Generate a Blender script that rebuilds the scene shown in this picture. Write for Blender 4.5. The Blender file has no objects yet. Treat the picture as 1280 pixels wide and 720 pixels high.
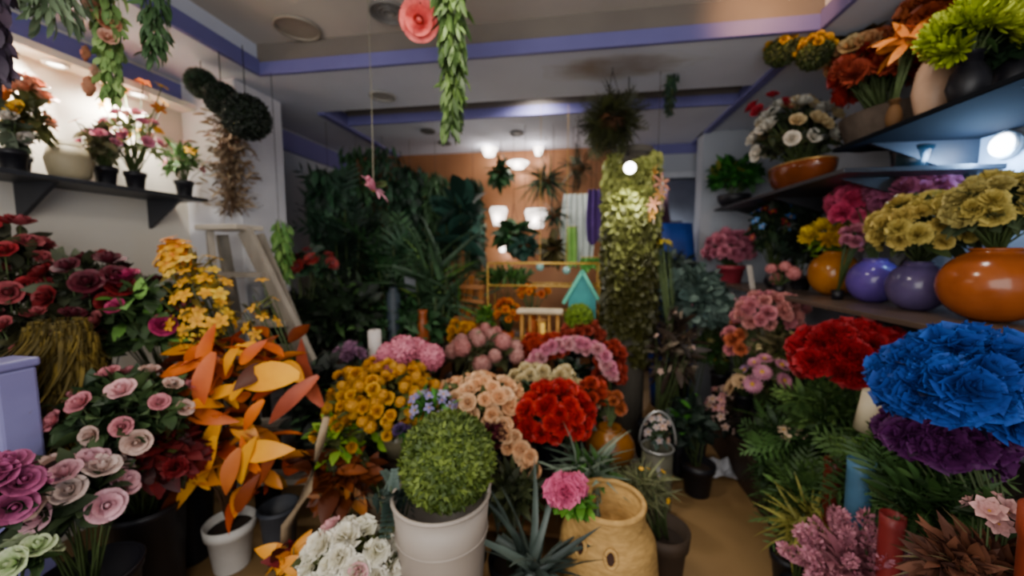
import bpy, math, random
import numpy as np
from mathutils import Vector, Matrix
PI = math.pi
COL = bpy.context.scene.collection

# ------------------------------------------------------------------ camera geometry
F_PX, YAW, PITCH, CAM_Z = 480.0, math.radians(8.9), math.radians(5.0), 1.5
_f0 = Vector((-math.sin(YAW), math.cos(YAW), 0))
FW = _f0*math.cos(PITCH) + Vector((0, 0, -math.sin(PITCH)))
RT = Vector((math.cos(YAW), math.sin(YAW), 0))
UP = _f0*math.sin(PITCH) + Vector((0, 0, math.cos(PITCH)))
def at(px, py, d):
    """point of the room seen at a photo position, d metres ahead"""
    return Vector((0, 0, CAM_Z)) + (FW + RT*((px-640)/F_PX) + UP*((360-py)/F_PX))*d

# ------------------------------------------------------------------ materials
def hx(h):
    h = h.lstrip('#'); r = []
    for i in (0, 2, 4):
        c = int(h[i:i+2], 16)/255
        r.append(c/12.92 if c <= .04045 else ((c+.055)/1.055)**2.4)
    return (*r, 1)
_M = {}
def mat(c1, c2=None, rough=.6, noise=8, metal=0, emit=0, bump=0, spec=.4, stretch=None):
    key = (c1, c2, rough, noise, metal, emit, bump, spec, stretch)
    if key in _M: return _M[key]
    m = bpy.data.materials.new('material_' + c1.strip('#')); m.use_nodes = True
    nt = m.node_tree; b = nt.nodes['Principled BSDF']
    b.inputs['Roughness'].default_value = rough; b.inputs['Metallic'].default_value = metal
    b.inputs['Specular IOR Level'].default_value = spec
    if c2 is None:
        rgb = [x for x in hx(c1)[:3]]; A = hx(c1); B = (*[x*.72 for x in rgb], 1)
    else: A, B = hx(c1), hx(c2)
    tc = nt.nodes.new('ShaderNodeTexCoord'); no = nt.nodes.new('ShaderNodeTexNoise')
    no.inputs['Scale'].default_value = noise; no.inputs['Detail'].default_value = 3
    if stretch:
        mp = nt.nodes.new('ShaderNodeMapping'); mp.inputs['Scale'].default_value = stretch
        nt.links.new(tc.outputs['Object'], mp.inputs['Vector']); nt.links.new(mp.outputs['Vector'], no.inputs['Vector'])
    else: nt.links.new(tc.outputs['Object'], no.inputs['Vector'])
    atn = nt.nodes.new('ShaderNodeAttribute'); atn.attribute_name = 'tint'
    mr = nt.nodes.new('ShaderNodeMapRange'); mr.inputs['From Min'].default_value = .35; mr.inputs['From Max'].default_value = .65
    mr.inputs['To Max'].default_value = .5
    nt.links.new(no.outputs['Fac'], mr.inputs['Value'])
    ad = nt.nodes.new('ShaderNodeMath'); ad.operation = 'ADD'; ad.use_clamp = True
    nt.links.new(mr.outputs['Result'], ad.inputs[0]); nt.links.new(atn.outputs['Fac'], ad.inputs[1])
    mx = nt.nodes.new('ShaderNodeMix'); mx.data_type = 'RGBA'
    mx.inputs[6].default_value = A; mx.inputs[7].default_value = B
    nt.links.new(ad.outputs[0], mx.inputs[0]); nt.links.new(mx.outputs[2], b.inputs['Base Color'])
    if emit:
        b.inputs['Emission Color'].default_value = A; b.inputs['Emission Strength'].default_value = emit
    if bump:
        bp = nt.nodes.new('ShaderNodeBump'); bp.inputs['Strength'].default_value = bump; bp.inputs['Distance'].default_value = .01
        nt.links.new(no.outputs['Fac'], bp.inputs['Height']); nt.links.new(bp.outputs['Normal'], b.inputs['Normal'])
    _M[key] = m
    return m
def glass_mat(c, rough=.05):
    m = bpy.data.materials.new('tinted_glass'); m.use_nodes = True
    b = m.node_tree.nodes['Principled BSDF']; b.inputs['Base Color'].default_value = hx(c)
    b.inputs['Transmission Weight'].default_value = .8; b.inputs['Roughness'].default_value = rough
    return m

# ------------------------------------------------------------------ mesh helpers
def tag(o, label=None, cat=None, group=None, kind=None):
    if label: o['label'] = label
    if cat: o['category'] = cat
    if group: o['group'] = group
    if kind: o['kind'] = kind
    return o
def mesh_np(name, V, Fs, mats, tint=None, smooth=True, mi=None):
    me = bpy.data.meshes.new(name)
    V = np.asarray(V, dtype=np.float32)
    me.from_pydata(V.tolist() if len(V) < 4000 else V, [], Fs if isinstance(Fs, list) else Fs.tolist())
    if not isinstance(mats, (list, tuple)): mats = [mats]
    for m in mats: me.materials.append(m)
    if mi is not None: me.polygons.foreach_set('material_index', np.asarray(mi, dtype=np.int32))
    if smooth: me.polygons.foreach_set('use_smooth', np.ones(len(me.polygons), dtype=bool))
    if tint is not None:
        a = me.attributes.new('tint', 'FLOAT', 'POINT'); a.data.foreach_set('value', np.asarray(tint, dtype=np.float32))
    me.update()
    return me
def link(name, me, parent=None, loc=(0, 0, 0)):
    o = bpy.data.objects.new(name, me); COL.objects.link(o); o.location = loc
    if parent is not None: o.parent = parent
    return o
def empty(name, loc, label, cat, group=None, rz=0):
    o = bpy.data.objects.new(name, None); COL.objects.link(o); o.location = loc; o.rotation_euler = (0, 0, rz)
    o.empty_display_size = .05
    return tag(o, label, cat, group)
class MB:
    def __init__(s): s.v = []; s.f = []; s.m = []
    def add(s, V, Fs, m=0):
        n = len(s.v); s.v += [tuple(map(float, v)) for v in V]
        s.f += [tuple(int(i)+n for i in f) for f in Fs]; s.m += [m]*len(Fs); return s
    def box(s, a, b, m=0, bev=0):
        x0, y0, z0 = a; x1, y1, z1 = b
        if bev:
            import bmesh
            bm = bmesh.new(); bmesh.ops.create_cube(bm, size=1)
            for v in bm.verts: v.co = Vector(((x0+x1)/2+v.co.x*(x1-x0), (y0+y1)/2+v.co.y*(y1-y0), (z0+z1)/2+v.co.z*(z1-z0)))
            bmesh.ops.bevel(bm, geom=bm.edges[:], offset=bev, segments=2, affect='EDGES', profile=.5)
            bm.verts.index_update()
            s.add([v.co for v in bm.verts], [[v.index for v in f.verts] for f in bm.faces], m); bm.free(); return s
        V = [(x0,y0,z0),(x1,y0,z0),(x1,y1,z0),(x0,y1,z0),(x0,y0,z1),(x1,y0,z1),(x1,y1,z1),(x0,y1,z1)]
        return s.add(V, [(3,2,1,0),(4,5,6,7),(0,1,5,4),(1,2,6,5),(2,3,7,6),(3,0,4,7)], m)
    def bar(s, p, q, w, t, m=0):
        """rectangular bar from p to q"""
        p, q = Vector(p), Vector(q); d = (q-p).normalized()
        a = d.cross(Vector((0, 0, 1)))
        if a.length < 1e-3: a = Vector((1, 0, 0))
        a.normalize(); b = a.cross(d).normalized()
        V = []
        for c in (p, q):
            for i, j in ((-1,-1),(1,-1),(1,1),(-1,1)): V.append(c + a*(i*w/2) + b*(j*t/2))
        return s.add(V, [(3,2,1,0),(4,5,6,7),(0,1,5,4),(1,2,6,5),(2,3,7,6),(3,0,4,7)], m)
    def tube(s, pts, r, n=6, m=0, cap=True):
        pts = [Vector(p) for p in pts]; k = len(pts)
        rs = r if isinstance(r, (list, tuple)) else [r]*k
        V = []; Fs = []
        for i, p in enumerate(pts):
            d = (pts[min(i+1, k-1)] - pts[max(i-1, 0)]).normalized()
            a = d.cross(Vector((.13, .21, 1)) if abs(d.z) < .95 else Vector((1, .1, 0))).normalized(); b = d.cross(a)
            for j in range(n):
                t = 2*PI*j/n; V.append(p + (a*math.cos(t) + b*math.sin(t))*rs[i])
        for i in range(k-1):
            for j in range(n):
                Fs.append((i*n+j, i*n+(j+1) % n, (i+1)*n+(j+1) % n, (i+1)*n+j))
        if cap: Fs.append(tuple(range(n))[::-1]); Fs.append(tuple(range((k-1)*n, k*n)))
        return s.add(V, Fs, m)
    def lathe(s, prof, n=32, m=0, c=(0, 0, 0), sx=1, sy=1):
        V = []; Fs = []
        for r, z in prof:
            for j in range(n):
                t = 2*PI*j/n; V.append((c[0]+r*sx*math.cos(t), c[1]+r*sy*math.sin(t), c[2]+z))
        for i in range(len(prof)-1):
            for j in range(n):
                Fs.append((i*n+j, i*n+(j+1) % n, (i+1)*n+(j+1) % n, (i+1)*n+j))
        return s.add(V, Fs, m)
    def ring(s, c, R, r, n=32, k=8, m=0, ax='z', sx=1, sy=1):
        V = []; Fs = []
        for i in range(n):
            t = 2*PI*i/n
            for j in range(k):
                u = 2*PI*j/k; q = R + r*math.cos(u); z = r*math.sin(u)
                x, y = q*math.cos(t)*sx, q*math.sin(t)*sy
                P = (x, y, z) if ax == 'z' else ((z, x, y) if ax == 'x' else (x, z, y))
                V.append((c[0]+P[0], c[1]+P[1], c[2]+P[2]))
        for i in range(n):
            for j in range(k):
                Fs.append((i*k+j, ((i+1) % n)*k+j, ((i+1) % n)*k+(j+1) % k, i*k+(j+1) % k))
        return s.add(V, Fs, m)
    def mesh(s, name, mats, smooth=False): return mesh_np(name, s.v, s.f, mats, None, smooth, s.m)
    def obj(s, name, mats, parent=None, loc=(0, 0, 0), smooth=False): return link(name, s.mesh(name, mats, smooth), parent, loc)
def struct(name, mb, m, smooth=False):
    return tag(mb.obj(name, m, smooth=smooth), kind='structure')

# ------------------------------------------------------------------ leaf templates (along +Y, facing +Z)
def strip(width, n=4, bend=.25, fold=.12, wave=0):
    V = []; Fs = []
    for i in range(n+1):
        t = i/n; w = width(t)/2; y = t; z = -bend*t*t
        V += [(-w, y, z + fold*w*2 + wave*math.sin(t*9)), (0, y, z), (w, y, z + fold*w*2 - wave*math.sin(t*9))]
    for i in range(n):
        a = i*3; Fs += [(a, a+1, a+4, a+3), (a+1, a+2, a+5, a+4)]
    return np.array(V), np.array(Fs)
def merge(parts):
    V = []; Fs = []; n = 0
    for v, f in parts: V.append(v); Fs.append(f+n); n += len(v)
    return np.concatenate(V), np.concatenate(Fs)
def xf(t, rot, sc=1, off=(0, 0, 0)):
    R = np.array(rot.to_3x3()); return (t[0]*sc) @ R.T + np.array(off), t[1]
L = {}
L['lance'] = strip(lambda t: .26*math.sin(PI*min(1, t*.96+.04))**.8, 4)
L['oval'] = strip(lambda t: .5*math.sin(PI*min(1, t*.94+.05))**.7, 4, .3, .1)
L['big'] = strip(lambda t: .46*math.sin(PI*min(1, t*.95+.045))**.75*(1.15-.3*t), 7, .28, .16, .012)
L['blade'] = strip(lambda t: .1*(1-t)**.6+.004, 5, .45, .3)
L['agave'] = strip(lambda t: .2*math.sin(PI*min(1, .25+.74*t))**.8, 6, .35, .35)
L['tiny'] = strip(lambda t: .55*math.sin(PI*min(1, t*.9+.08)), 2, .2, .15)
L['round'] = strip(lambda t: .9*math.sin(PI*min(1, t*.93+.05))**.55, 4, .2, .1)
def _fern(k=9, w=.34):
    ps = [strip(lambda t: .025*(1-t)+.004, 4, .35, .1)]
    for i in range(1, k):
        t = i/k
        for sgn in (-1, 1):
            lf = strip(lambda u: .22*math.sin(PI*min(1, u*.95+.05)), 2, .15, .1)
            rot = Matrix.Rotation(-sgn*math.radians(62-20*t), 3, 'Z')
            ps.append(xf(lf, rot, w*(math.sin(PI*(t*.85+.12)))**.8*1.0, (0, t, -.35*t*t)))
    return merge(ps)
L['fern'] = _fern()
def _palm(k=13):
    ps = []
    for i in range(k):
        a = math.radians(-115 + 230*i/(k-1))
        ps.append(xf(strip(lambda u: .13*math.sin(PI*min(1, .1+.88*u)), 3, .3, .3), Matrix.Rotation(a, 3, 'Z'), .62+.1*math.cos(a), (0, .38, 0)))
    ps.append(strip(lambda t: .02, 2, 0, .1))
    return merge([ps[-1]] + ps[:-1])
L['palm'] = _palm()
def _monstera():
    ps = [xf(strip(lambda u: .05, 2, 0, .1), Matrix.Identity(3), .25)]
    for i in range(5):
        for sgn in (-1, 1):
            t = i/4; a = -sgn*math.radians(118-98*t)
            ps.append(xf(strip(lambda u: .52*math.sin(PI*min(1, .12+.82*u))**.6, 4, .22, .05), Matrix.Rotation(a, 3, 'Z'), .5-.06*t, (0, .3+.3*t, 0)))
    return merge(ps)
L['monstera'] = _monstera()
def _sprig():
    ps = []
    for i in range(8):
        t = i/7
        for sgn in (-1, 1):
            ps.append(xf(L['round'], Matrix.Rotation(-sgn*math.radians(55), 3, 'Z') @ Matrix.Rotation(.3, 3, 'X'), .26-.12*t, (0, .1+t*.8, -.2*t*t)))
    ps.append(strip(lambda t: .02, 3, .2, .1))
    return merge(ps)
L['sprig'] = _sprig()
def _boxy():
    ps = []
    for i in range(7):
        r = Matrix.Rotation(i*2.4, 3, 'Y') @ Matrix.Rotation(.7+.1*i, 3, 'X')
        ps.append(xf(L['tiny'], r, .55, (0, .12*i, 0)))
    return merge(ps)
L['box'] = _boxy()

def frames(D, roll, upb=None):
    """rotation matrices whose +Y follows D"""
    D = D/np.linalg.norm(D, axis=1, keepdims=True)
    up = np.tile([0., 0., 1.], (len(D), 1)); up[np.abs(D[:, 2]) > .95] = [1, 0, 0]
    X = np.cross(D, up); X /= np.linalg.norm(X, axis=1, keepdims=True); Z = np.cross(X, D)
    c, s = np.cos(roll)[:, None], np.sin(roll)[:, None]
    X2 = X*c + Z*s; Z2 = -X*s + Z*c
    return np.stack([X2, D, Z2], axis=2)
XMIN, XMAX, YMAX, ZMAX = -2.58, 1.84, 4.3, 2.63
def scatter(name, tmpl, P, D, S, mats, rng, roll=.5, tint=None, parent=None, off=(0, 0, 0)):
    """one mesh of many leaves: positions, directions, sizes"""
    V, Fs = L[tmpl] if isinstance(tmpl, str) else tmpl
    P, D, S = np.asarray(P, float), np.asarray(D, float), np.asarray(S, float)
    n = len(P); R = frames(D, rng.normal(0, roll, n))
    W = np.einsum('nij,vj->nvi', R, V)*S[:, None, None] + P[:, None, :]
    o = np.asarray(off)
    W[..., 0] = np.clip(W[..., 0], XMIN-o[0], XMAX-o[0]); W[..., 1] = np.minimum(W[..., 1], YMAX-o[1])
    W[..., 2] = np.clip(W[..., 2], .006-o[2], max(ZMAX-o[2], .1))
    FF = Fs[None] + (np.arange(n)*len(V))[:, None, None]
    t = rng.random(n) if tint is None else tint
    T = np.repeat(t, len(V))
    return link(name, mesh_np(name, W.reshape(-1, 3), FF.reshape(-1, Fs.shape[1]), mats, T), parent)
def sphere_dirs(n, rng, zmin=-1):
    i = np.arange(n)+.5; z = 1 - (1-zmin)*i/n; ph = i*2.399963 + rng.random()*6
    r = np.sqrt(np.maximum(0, 1-z*z)); return np.stack([r*np.cos(ph), r*np.sin(ph), z], 1)

# ------------------------------------------------------------------ flower templates (unit diameter, facing +Z); slot 0 petal, slot 1 centre
def fl_rose():
    V = []; Fs = []; T = []
    rs = random.Random(3)
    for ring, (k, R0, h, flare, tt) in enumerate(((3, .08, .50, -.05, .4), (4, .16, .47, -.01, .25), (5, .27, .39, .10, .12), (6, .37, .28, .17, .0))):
        for p in range(k):
            a0 = 2*PI*(p+.37*ring)/k; da = PI/k*1.35; b = len(V)
            for i in range(5):
                t = i/4; R = R0*(.35+.65*math.sin(t*PI*.55)) + flare*t**3
                for j in range(5):
                    u = j/2-1; a = a0+u*da*(.55+.45*math.sin(PI*min(1, t*.8+.1)))
                    z = h*t - .07*u*u*t + .02*rs.random()
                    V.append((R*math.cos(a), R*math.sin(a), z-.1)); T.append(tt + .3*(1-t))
            for i in range(4):
                for j in range(4):
                    q = b+i*5+j; Fs.append((q, q+1, q+6, q+5))
    MI = [0]*len(Fs); dome(V, Fs, T, MI, .075, .2, 0, .18)
    return V, Fs, T, MI
def fl_mum(k=70, w=.3, ln=.5, zmin=-.15, curl=-.4, tmpl=None, core=.1):
    rng = np.random.default_rng(5); D = sphere_dirs(k, rng, zmin)
    lf = tmpl or strip(lambda t: w*math.sin(PI*min(1, .1+.8*t))**.6, 3, curl, .25)
    R = frames(D, rng.normal(0, .5, k)); S = ln*(.75+.35*rng.random(k))
    W = np.einsum('nij,vj->nvi', R, lf[0])*S[:, None, None] + D[:, None, :]*core
    FF = lf[1][None] + (np.arange(k)*len(lf[0]))[:, None, None]
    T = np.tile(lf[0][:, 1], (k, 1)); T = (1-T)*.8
    Fs = FF.reshape(-1, 4).tolist()
    return W.reshape(-1, 3).tolist(), Fs, T.reshape(-1).tolist(), [0]*len(Fs)
def dome(V, Fs, T, MI, r, h, m=1, z0=0, n=10):
    b = len(V)
    for i in range(4):
        a = i/3*PI/2*.98
        for j in range(n):
            t = 2*PI*j/n; V.append((r*math.cos(a)*math.cos(t), r*math.cos(a)*math.sin(t), z0+h*math.sin(a))); T.append(.3*i/3)
    for i in range(3):
        for j in range(n):
            Fs.append((b+i*n+j, b+i*n+(j+1) % n, b+(i+1)*n+(j+1) % n, b+(i+1)*n+j)); MI.append(m)
def fl_daisy(k=16, wid=.3, ln=.44, cen=.13, tilt=.2, bend=.15, rings=1):
    V = []; Fs = []; T = []; MI = []
    for rg in range(rings):
        for p in range(k):
            a = 2*PI*(p+.5*rg)/k
            lf = strip(lambda t: wid*(t*1.1+.12)**.6*max(0.02, math.cos(max(0, t-.55)*PI/.92)), 4, bend, .08)
            r = Matrix.Rotation(a, 3, 'Z') @ Matrix.Rotation(tilt+rg*.45, 3, 'X')
            W, F2 = xf(lf, r, ln*(1-.2*rg)); b = len(V); V += [(x, y, z+.02*rg) for x, y, z in W.tolist()]
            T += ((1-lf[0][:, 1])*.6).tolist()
            Fs += [tuple(i+b for i in f) for f in F2.tolist()]; MI += [0]*len(F2)
    dome(V, Fs, T, MI, cen, cen*.7, 1, .01)
    return V, Fs, T, MI
def fl_hydr(k=48, fs=.17):
    V = []; Fs = []; T = []
    rng = np.random.default_rng(8); D = sphere_dirs(k, rng, -.45); R = frames(D, rng.random(k)*6)
    pet = [(0, 0, 0), (.5, .32, .12), (.95, 0, .2), (.5, -.32, .12)]
    for i in range(k):
        off = D[i]*(.40+.06*rng.random()); tt = rng.random()*.8
        X, Y, Z = R[i][:, 0], R[i][:, 1], R[i][:, 2]
        for q in range(4):
            a = q*PI/2; b = len(V)
            for x, y, z in pet:
                xx, zz = x*math.cos(a)-y*math.sin(a), x*math.sin(a)+y*math.cos(a)
                V.append(tuple(off + fs*(X*xx + Z*zz + Y*z))); T.append(tt)
            Fs.append((b, b+1, b+2, b+3))
    MI = [0]*len(Fs); b = len(V)
    n = 10
    for i in range(7):
        a = -PI/2+PI*i/6
        for j in range(n):
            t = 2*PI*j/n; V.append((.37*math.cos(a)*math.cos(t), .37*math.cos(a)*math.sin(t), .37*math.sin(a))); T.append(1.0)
    for i in range(6):
        for j in range(n): Fs.append((b+i*n+j, b+i*n+(j+1) % n, b+(i+1)*n+(j+1) % n, b+(i+1)*n+j)); MI.append(0)
    return V, Fs, T, MI
def fl_plume(k=130, h=1.0, r=.24):
    rng = np.random.default_rng(11); V = []; Fs = []; T = []
    z = rng.random(k)**.8; ph = rng.random(k)*2*PI; rr = r*np.sin(PI*(z*.85+.1))**.7*(.75+.35*rng.random(k))
    D = np.stack([np.cos(ph), np.sin(ph), .8+0*z], 1); R = frames(D, rng.random(k)*6); lf = L['tiny']
    for i in range(k):
        W = lf[0]@R[i].T*.17 + np.array([rr[i]*.6*math.cos(ph[i]), rr[i]*.6*math.sin(ph[i]), z[i]*h]); b = len(V)
        V += W.tolist(); T += [rng.random()*.9]*len(W); Fs += [tuple(q+b for q in f) for f in lf[1].tolist()]
    return V, Fs, T, [0]*len(Fs)
_ruf = strip(lambda t: .75*t+.05, 3, -.15, .1, .06)
FT = {
 'rose': fl_rose(), 'mum': fl_mum(), 'carnation': fl_mum(46, .5, .48, -.1, -.2, _ruf, .06),
 'daisy': fl_daisy(), 'blossom': fl_daisy(5, .75, .46, .09, .25, .2), 'lily': fl_daisy(6, .42, .62, .07, .75, .75),
 'gerbera': fl_daisy(18, .26, .46, .15, .12, .1, 2), 'hydrangea': fl_hydr(), 'plume': fl_plume(), 'orchid': fl_daisy(5, .6, .48, .1, .05, .05),
 'tulip': fl_daisy(6, .5, .6, .05, 1.1, -.6), 'poppy': fl_daisy(7, .7, .5, .1, .5, .0, 2),
}
_FM = {}
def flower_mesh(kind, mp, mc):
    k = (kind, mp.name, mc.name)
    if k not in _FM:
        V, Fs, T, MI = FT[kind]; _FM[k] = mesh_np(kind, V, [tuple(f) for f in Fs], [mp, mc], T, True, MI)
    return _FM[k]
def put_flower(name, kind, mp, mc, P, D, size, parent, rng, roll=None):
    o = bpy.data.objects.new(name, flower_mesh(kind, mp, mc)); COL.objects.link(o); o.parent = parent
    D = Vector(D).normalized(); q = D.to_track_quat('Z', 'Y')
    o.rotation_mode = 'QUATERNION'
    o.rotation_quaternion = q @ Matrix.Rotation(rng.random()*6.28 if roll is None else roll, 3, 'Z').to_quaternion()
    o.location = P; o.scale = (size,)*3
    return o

# ------------------------------------------------------------------ pots (profile with inner wall)
def pot_profile(kind, r, h):
    t = min(.008, r*.1)
    if kind == 'bucket': p = [(0, 0), (r*.74, 0), (r*.76, .01), (r*.97, h*.93), (r*1.03, h*.94), (r*1.04, h), (r-t, h)]
    elif kind == 'pot': p = [(0, 0), (r*.7, 0), (r*.72, .006), (r*.9, h*.78), (r*1.0, h*.79), (r*1.04, h), (r*.94, h)]
    elif kind == 'ball': p = [(0, 0)] + [(r*math.sin(a), h*.5-h*.52*math.cos(a)) for a in [PI*(.12+.74*i/12) for i in range(13)]] ; p = [(x, max(0, z)) for x, z in p]; p += [(r*.46, h), (r*.4, h)]
    elif kind == 'bowl': p = [(0, 0), (r*.5, 0)] + [(r*(.5+.5*math.sin(PI/2*i/6)), h*(i/6)**1.4) for i in range(1, 7)] + [(r*.93, h)]
    elif kind == 'vase': p = [(0, 0), (r*.55, 0), (r*.8, h*.12), (r, h*.36), (r*.85, h*.62), (r*.5, h*.82), (r*.48, h*.9), (r*.66, h), (r*.58, h)]
    elif kind == 'cup': p = [(0, 0), (r*.8, 0), (r, h), (r-t, h)]
    elif kind == 'basket':
        p = [(0, 0)]; k = 16
        for i in range(k+1):
            u = i/k; p += [(r*(.72+.28*u**.8), h*u), (r*(.72+.28*u**.8)+.006, h*(u+.5/k))]
        p += [(r*.93, h)]
    last = p[-1]
    p += [(last[0]*.9, h*.72), (0, h*.7)]
    return p
POT_PART = {'bucket': 'bucket', 'pot': 'pot', 'ball': 'ball_vase', 'bowl': 'bowl', 'vase': 'vase', 'cup': 'cup', 'basket': 'basket'}
def make_pot(kind, r, h, m, parent, sx=1, sy=1, name=None):
    o = MB().lathe(pot_profile(kind, r, h), 32, sx=sx, sy=sy).obj(name or POT_PART[kind], m, parent, smooth=(kind != 'basket'))
    rr = {'bucket': 1.035, 'pot': .99, 'ball': .43, 'bowl': .965, 'vase': .62, 'cup': .99, 'basket': .97}[kind]*r
    MB().ring((0, 0, h), rr, max(.003, r*.04), 32, 6, sx=sx, sy=sy).obj('rim', m, o, smooth=True)
    if kind == 'pot': MB().lathe([(r*.86, h*.8), (r*.4, h*.84), (0, h*.85)], 20).obj('soil', SOIL, o, smooth=True)
    return o

SOIL = mat('#2e2118', '#1a120c', .9)
GREEN = mat('#3c5a2c', '#16280f', .55); DKGREEN = mat('#20381f', '#0a160b', .5); OLIVE = mat('#5d6428', '#2c2f12', .6)
LIME = mat('#8fae2c', '#4e7418', .55); STEM = mat('#46562a', '#27331a', .6); BRIGHTG = mat('#4f8f2e', '#1f4d18', .5)
GREYG = mat('#6f8378', '#33453d', .6); YELC = mat('#d9a51c', '#8d5a0c', .7); BROWNC = mat('#5a3a14', '#2e1c0a', .8); GREENC = mat('#8aa040', '#566b22', .7)
BLACK = mat('#15141a', '#0c0b10', .45); WHITE = mat('#cfc9c0', '#aca59c', .6)

# ---- vessels must not stand inside one another: nearest free spot on the same support
TAKEN = []; SUPPORT = [(-1.0, 1.78, .36, 2.36, .42), (-.66, 2.38, .24, 2.86, .60), (-.86, 2.88, .22, 3.42, .82), (-2.58, .55, -1.98, 2.24, .62),
    (1.10, .7, 1.44, 3.3, .26), (1.45, .7, 1.86, 3.3, .64), (1.25, .9, 1.88, 3.7, 1.25), (1.24, 2.04, 1.88, 3.7, 1.90), (1.36, .7, 1.88, 2.34, 2.06), (-2.62, .75, -2.34, 2.2, 1.86)]
SOLID = [(1.06, .7, 1.88, 3.3), (-2.62, .5, -1.97, 2.26)]      # floor taken by stands
def occupy(x, y, r, z0, z1): TAKEN.append((x, y, r, z0, z1))
def settle(x, y, r, z0, h):
    sup = [s for s in SUPPORT if abs(s[4]-z0) < .01]; best = None
    for k in range(0, 40):
        rad = k*.0125
        for j in range(max(1, k*2)):
            a = 2*PI*j/max(1, k*2)+k; X, Y = x+rad*math.cos(a), y+rad*math.sin(a)
            if sup:
                s = sup[0]; m = min(r*.75, (s[2]-s[0])/2.2)
                if not (s[0]+m <= X <= s[2]-m and s[1]+m <= Y <= s[3]-m): continue
            elif z0 < .01:
                if any(s[0]-r < X < s[2]+r and s[1]-r < Y < s[3]+r for s in SOLID): continue
                if X < -2.6+r or X > 1.8-r or Y > 4.2-r: continue
            if any(math.hypot(X-t[0], Y-t[1]) < r+t[2]+.004 and z0 < t[4]-.002 and z0+h > t[3]+.002 for t in TAKEN): continue
            return X, Y
    return x, y
def _pre():
    def at_x(px, py, X):
        u, v = (px-640)/F_PX, (360-py)/F_PX; return X/(FW+RT*u+UP*v).x
    p = at(290, 690, 1.86); occupy(p.x, p.y, .11, 0, .24)
    for k in (.9, .8, .7): occupy(p.x*k, p.y*k, .13, 0, .6)
    p = at(88, 218, at_x(88, 218, -2.46)); occupy(p.x, p.y, .09, 1.86, 2.1)
    p = at(552, 614, 1.36); occupy(p.x, p.y, .16, 0, .7)
    p = at(760, 625, 1.5); occupy(p.x, p.y, .2, 0, .55)
    p = at(822, 545, 2.2); occupy(p.x, p.y, .09, 0, .6)
    p = at(350, 694, 1.60); occupy(p.x, p.y, .03, 0, .6)
    p = at(4, 450, 1.25); occupy(p.x, p.y, .1, 0, 1.2)
    occupy(.2, 1.93, .13, .42, .64); occupy(.40, 2.82, .19, 0, 2.3)
    for px, py, X, q in ((1042, 341, 1.58, 27), (1092, 348, 1.55, 27), (1146, 362, 1.52, 30), (1240, 366, 1.55, 50)):
        d = at_x(px, py, X); c = at(px, py, d); occupy(c.x, c.y, q*d/F_PX, 1.25, 1.6)
    for px, py, X, q in ((1000, 226, 1.46, .22), (1105, 140, 1.56, .2), (1170, 110, 1.5, .08)):
        c = at(px, py, at_x(px, py, X)); occupy(c.x, c.y, q, 1.9 if q == .22 else 2.06, 2.4)
    for X, Y in ((1.02, 1.15),): pass
    for px, y1, X, r in ((1072, 640, .99, .04), (1040, 620, 1.03, .034), (1112, 690, .97, .032)):
        c = at(px, y1, at_x(px, y1, X)); occupy(c.x, c.y, r, 0, .8)
    tl, tr, fl, fr = at(262, 288, 2.3), at(306, 288, 2.3), Vector((-1.78, 1.72, 0)), Vector((-.98, 1.88, 0))
    gl, gr = Vector((-2.12, 2.26, 0)), Vector((-1.42, 2.3, 0))
    for a, b in ((tl, fl), (tr, fr), (tl, gl), (tr, gr)):
        for k in range(12):
            q = b.lerp(a, k/20); occupy(q.x, q.y, .05, q.z-.06, q.z+.1)
    for k in range(8): q = fl.lerp(fr, k/7); occupy(q.x-.03, q.y, .06, .1, .36)
    for x0, y0, x1, y1, z in ((-1.0, 1.78, .36, 2.36, .42), (-.66, 2.38, .24, 2.86, .6), (-.86, 2.88, .22, 3.42, .82), (-1.62, 2.32, -.9, 2.98, .78)):
        for X in (x0+.03, x1-.03):
            for Y in (y0+.03, y1-.03): occupy(X, Y, .03, 0, z)
        k = .18
        for i in range(int((x1-x0)/k)+1):          # table tops stop taller floor vessels
            for j in range(int((y1-y0)/k)+1): occupy(x0+.09+i*k if x0+.09+i*k < x1 else x1-.05, y0+.09+j*k if y0+.09+j*k < y1 else y1-.05, .09, z-.1, z-.003)
_pre()
seed = [100]
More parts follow.
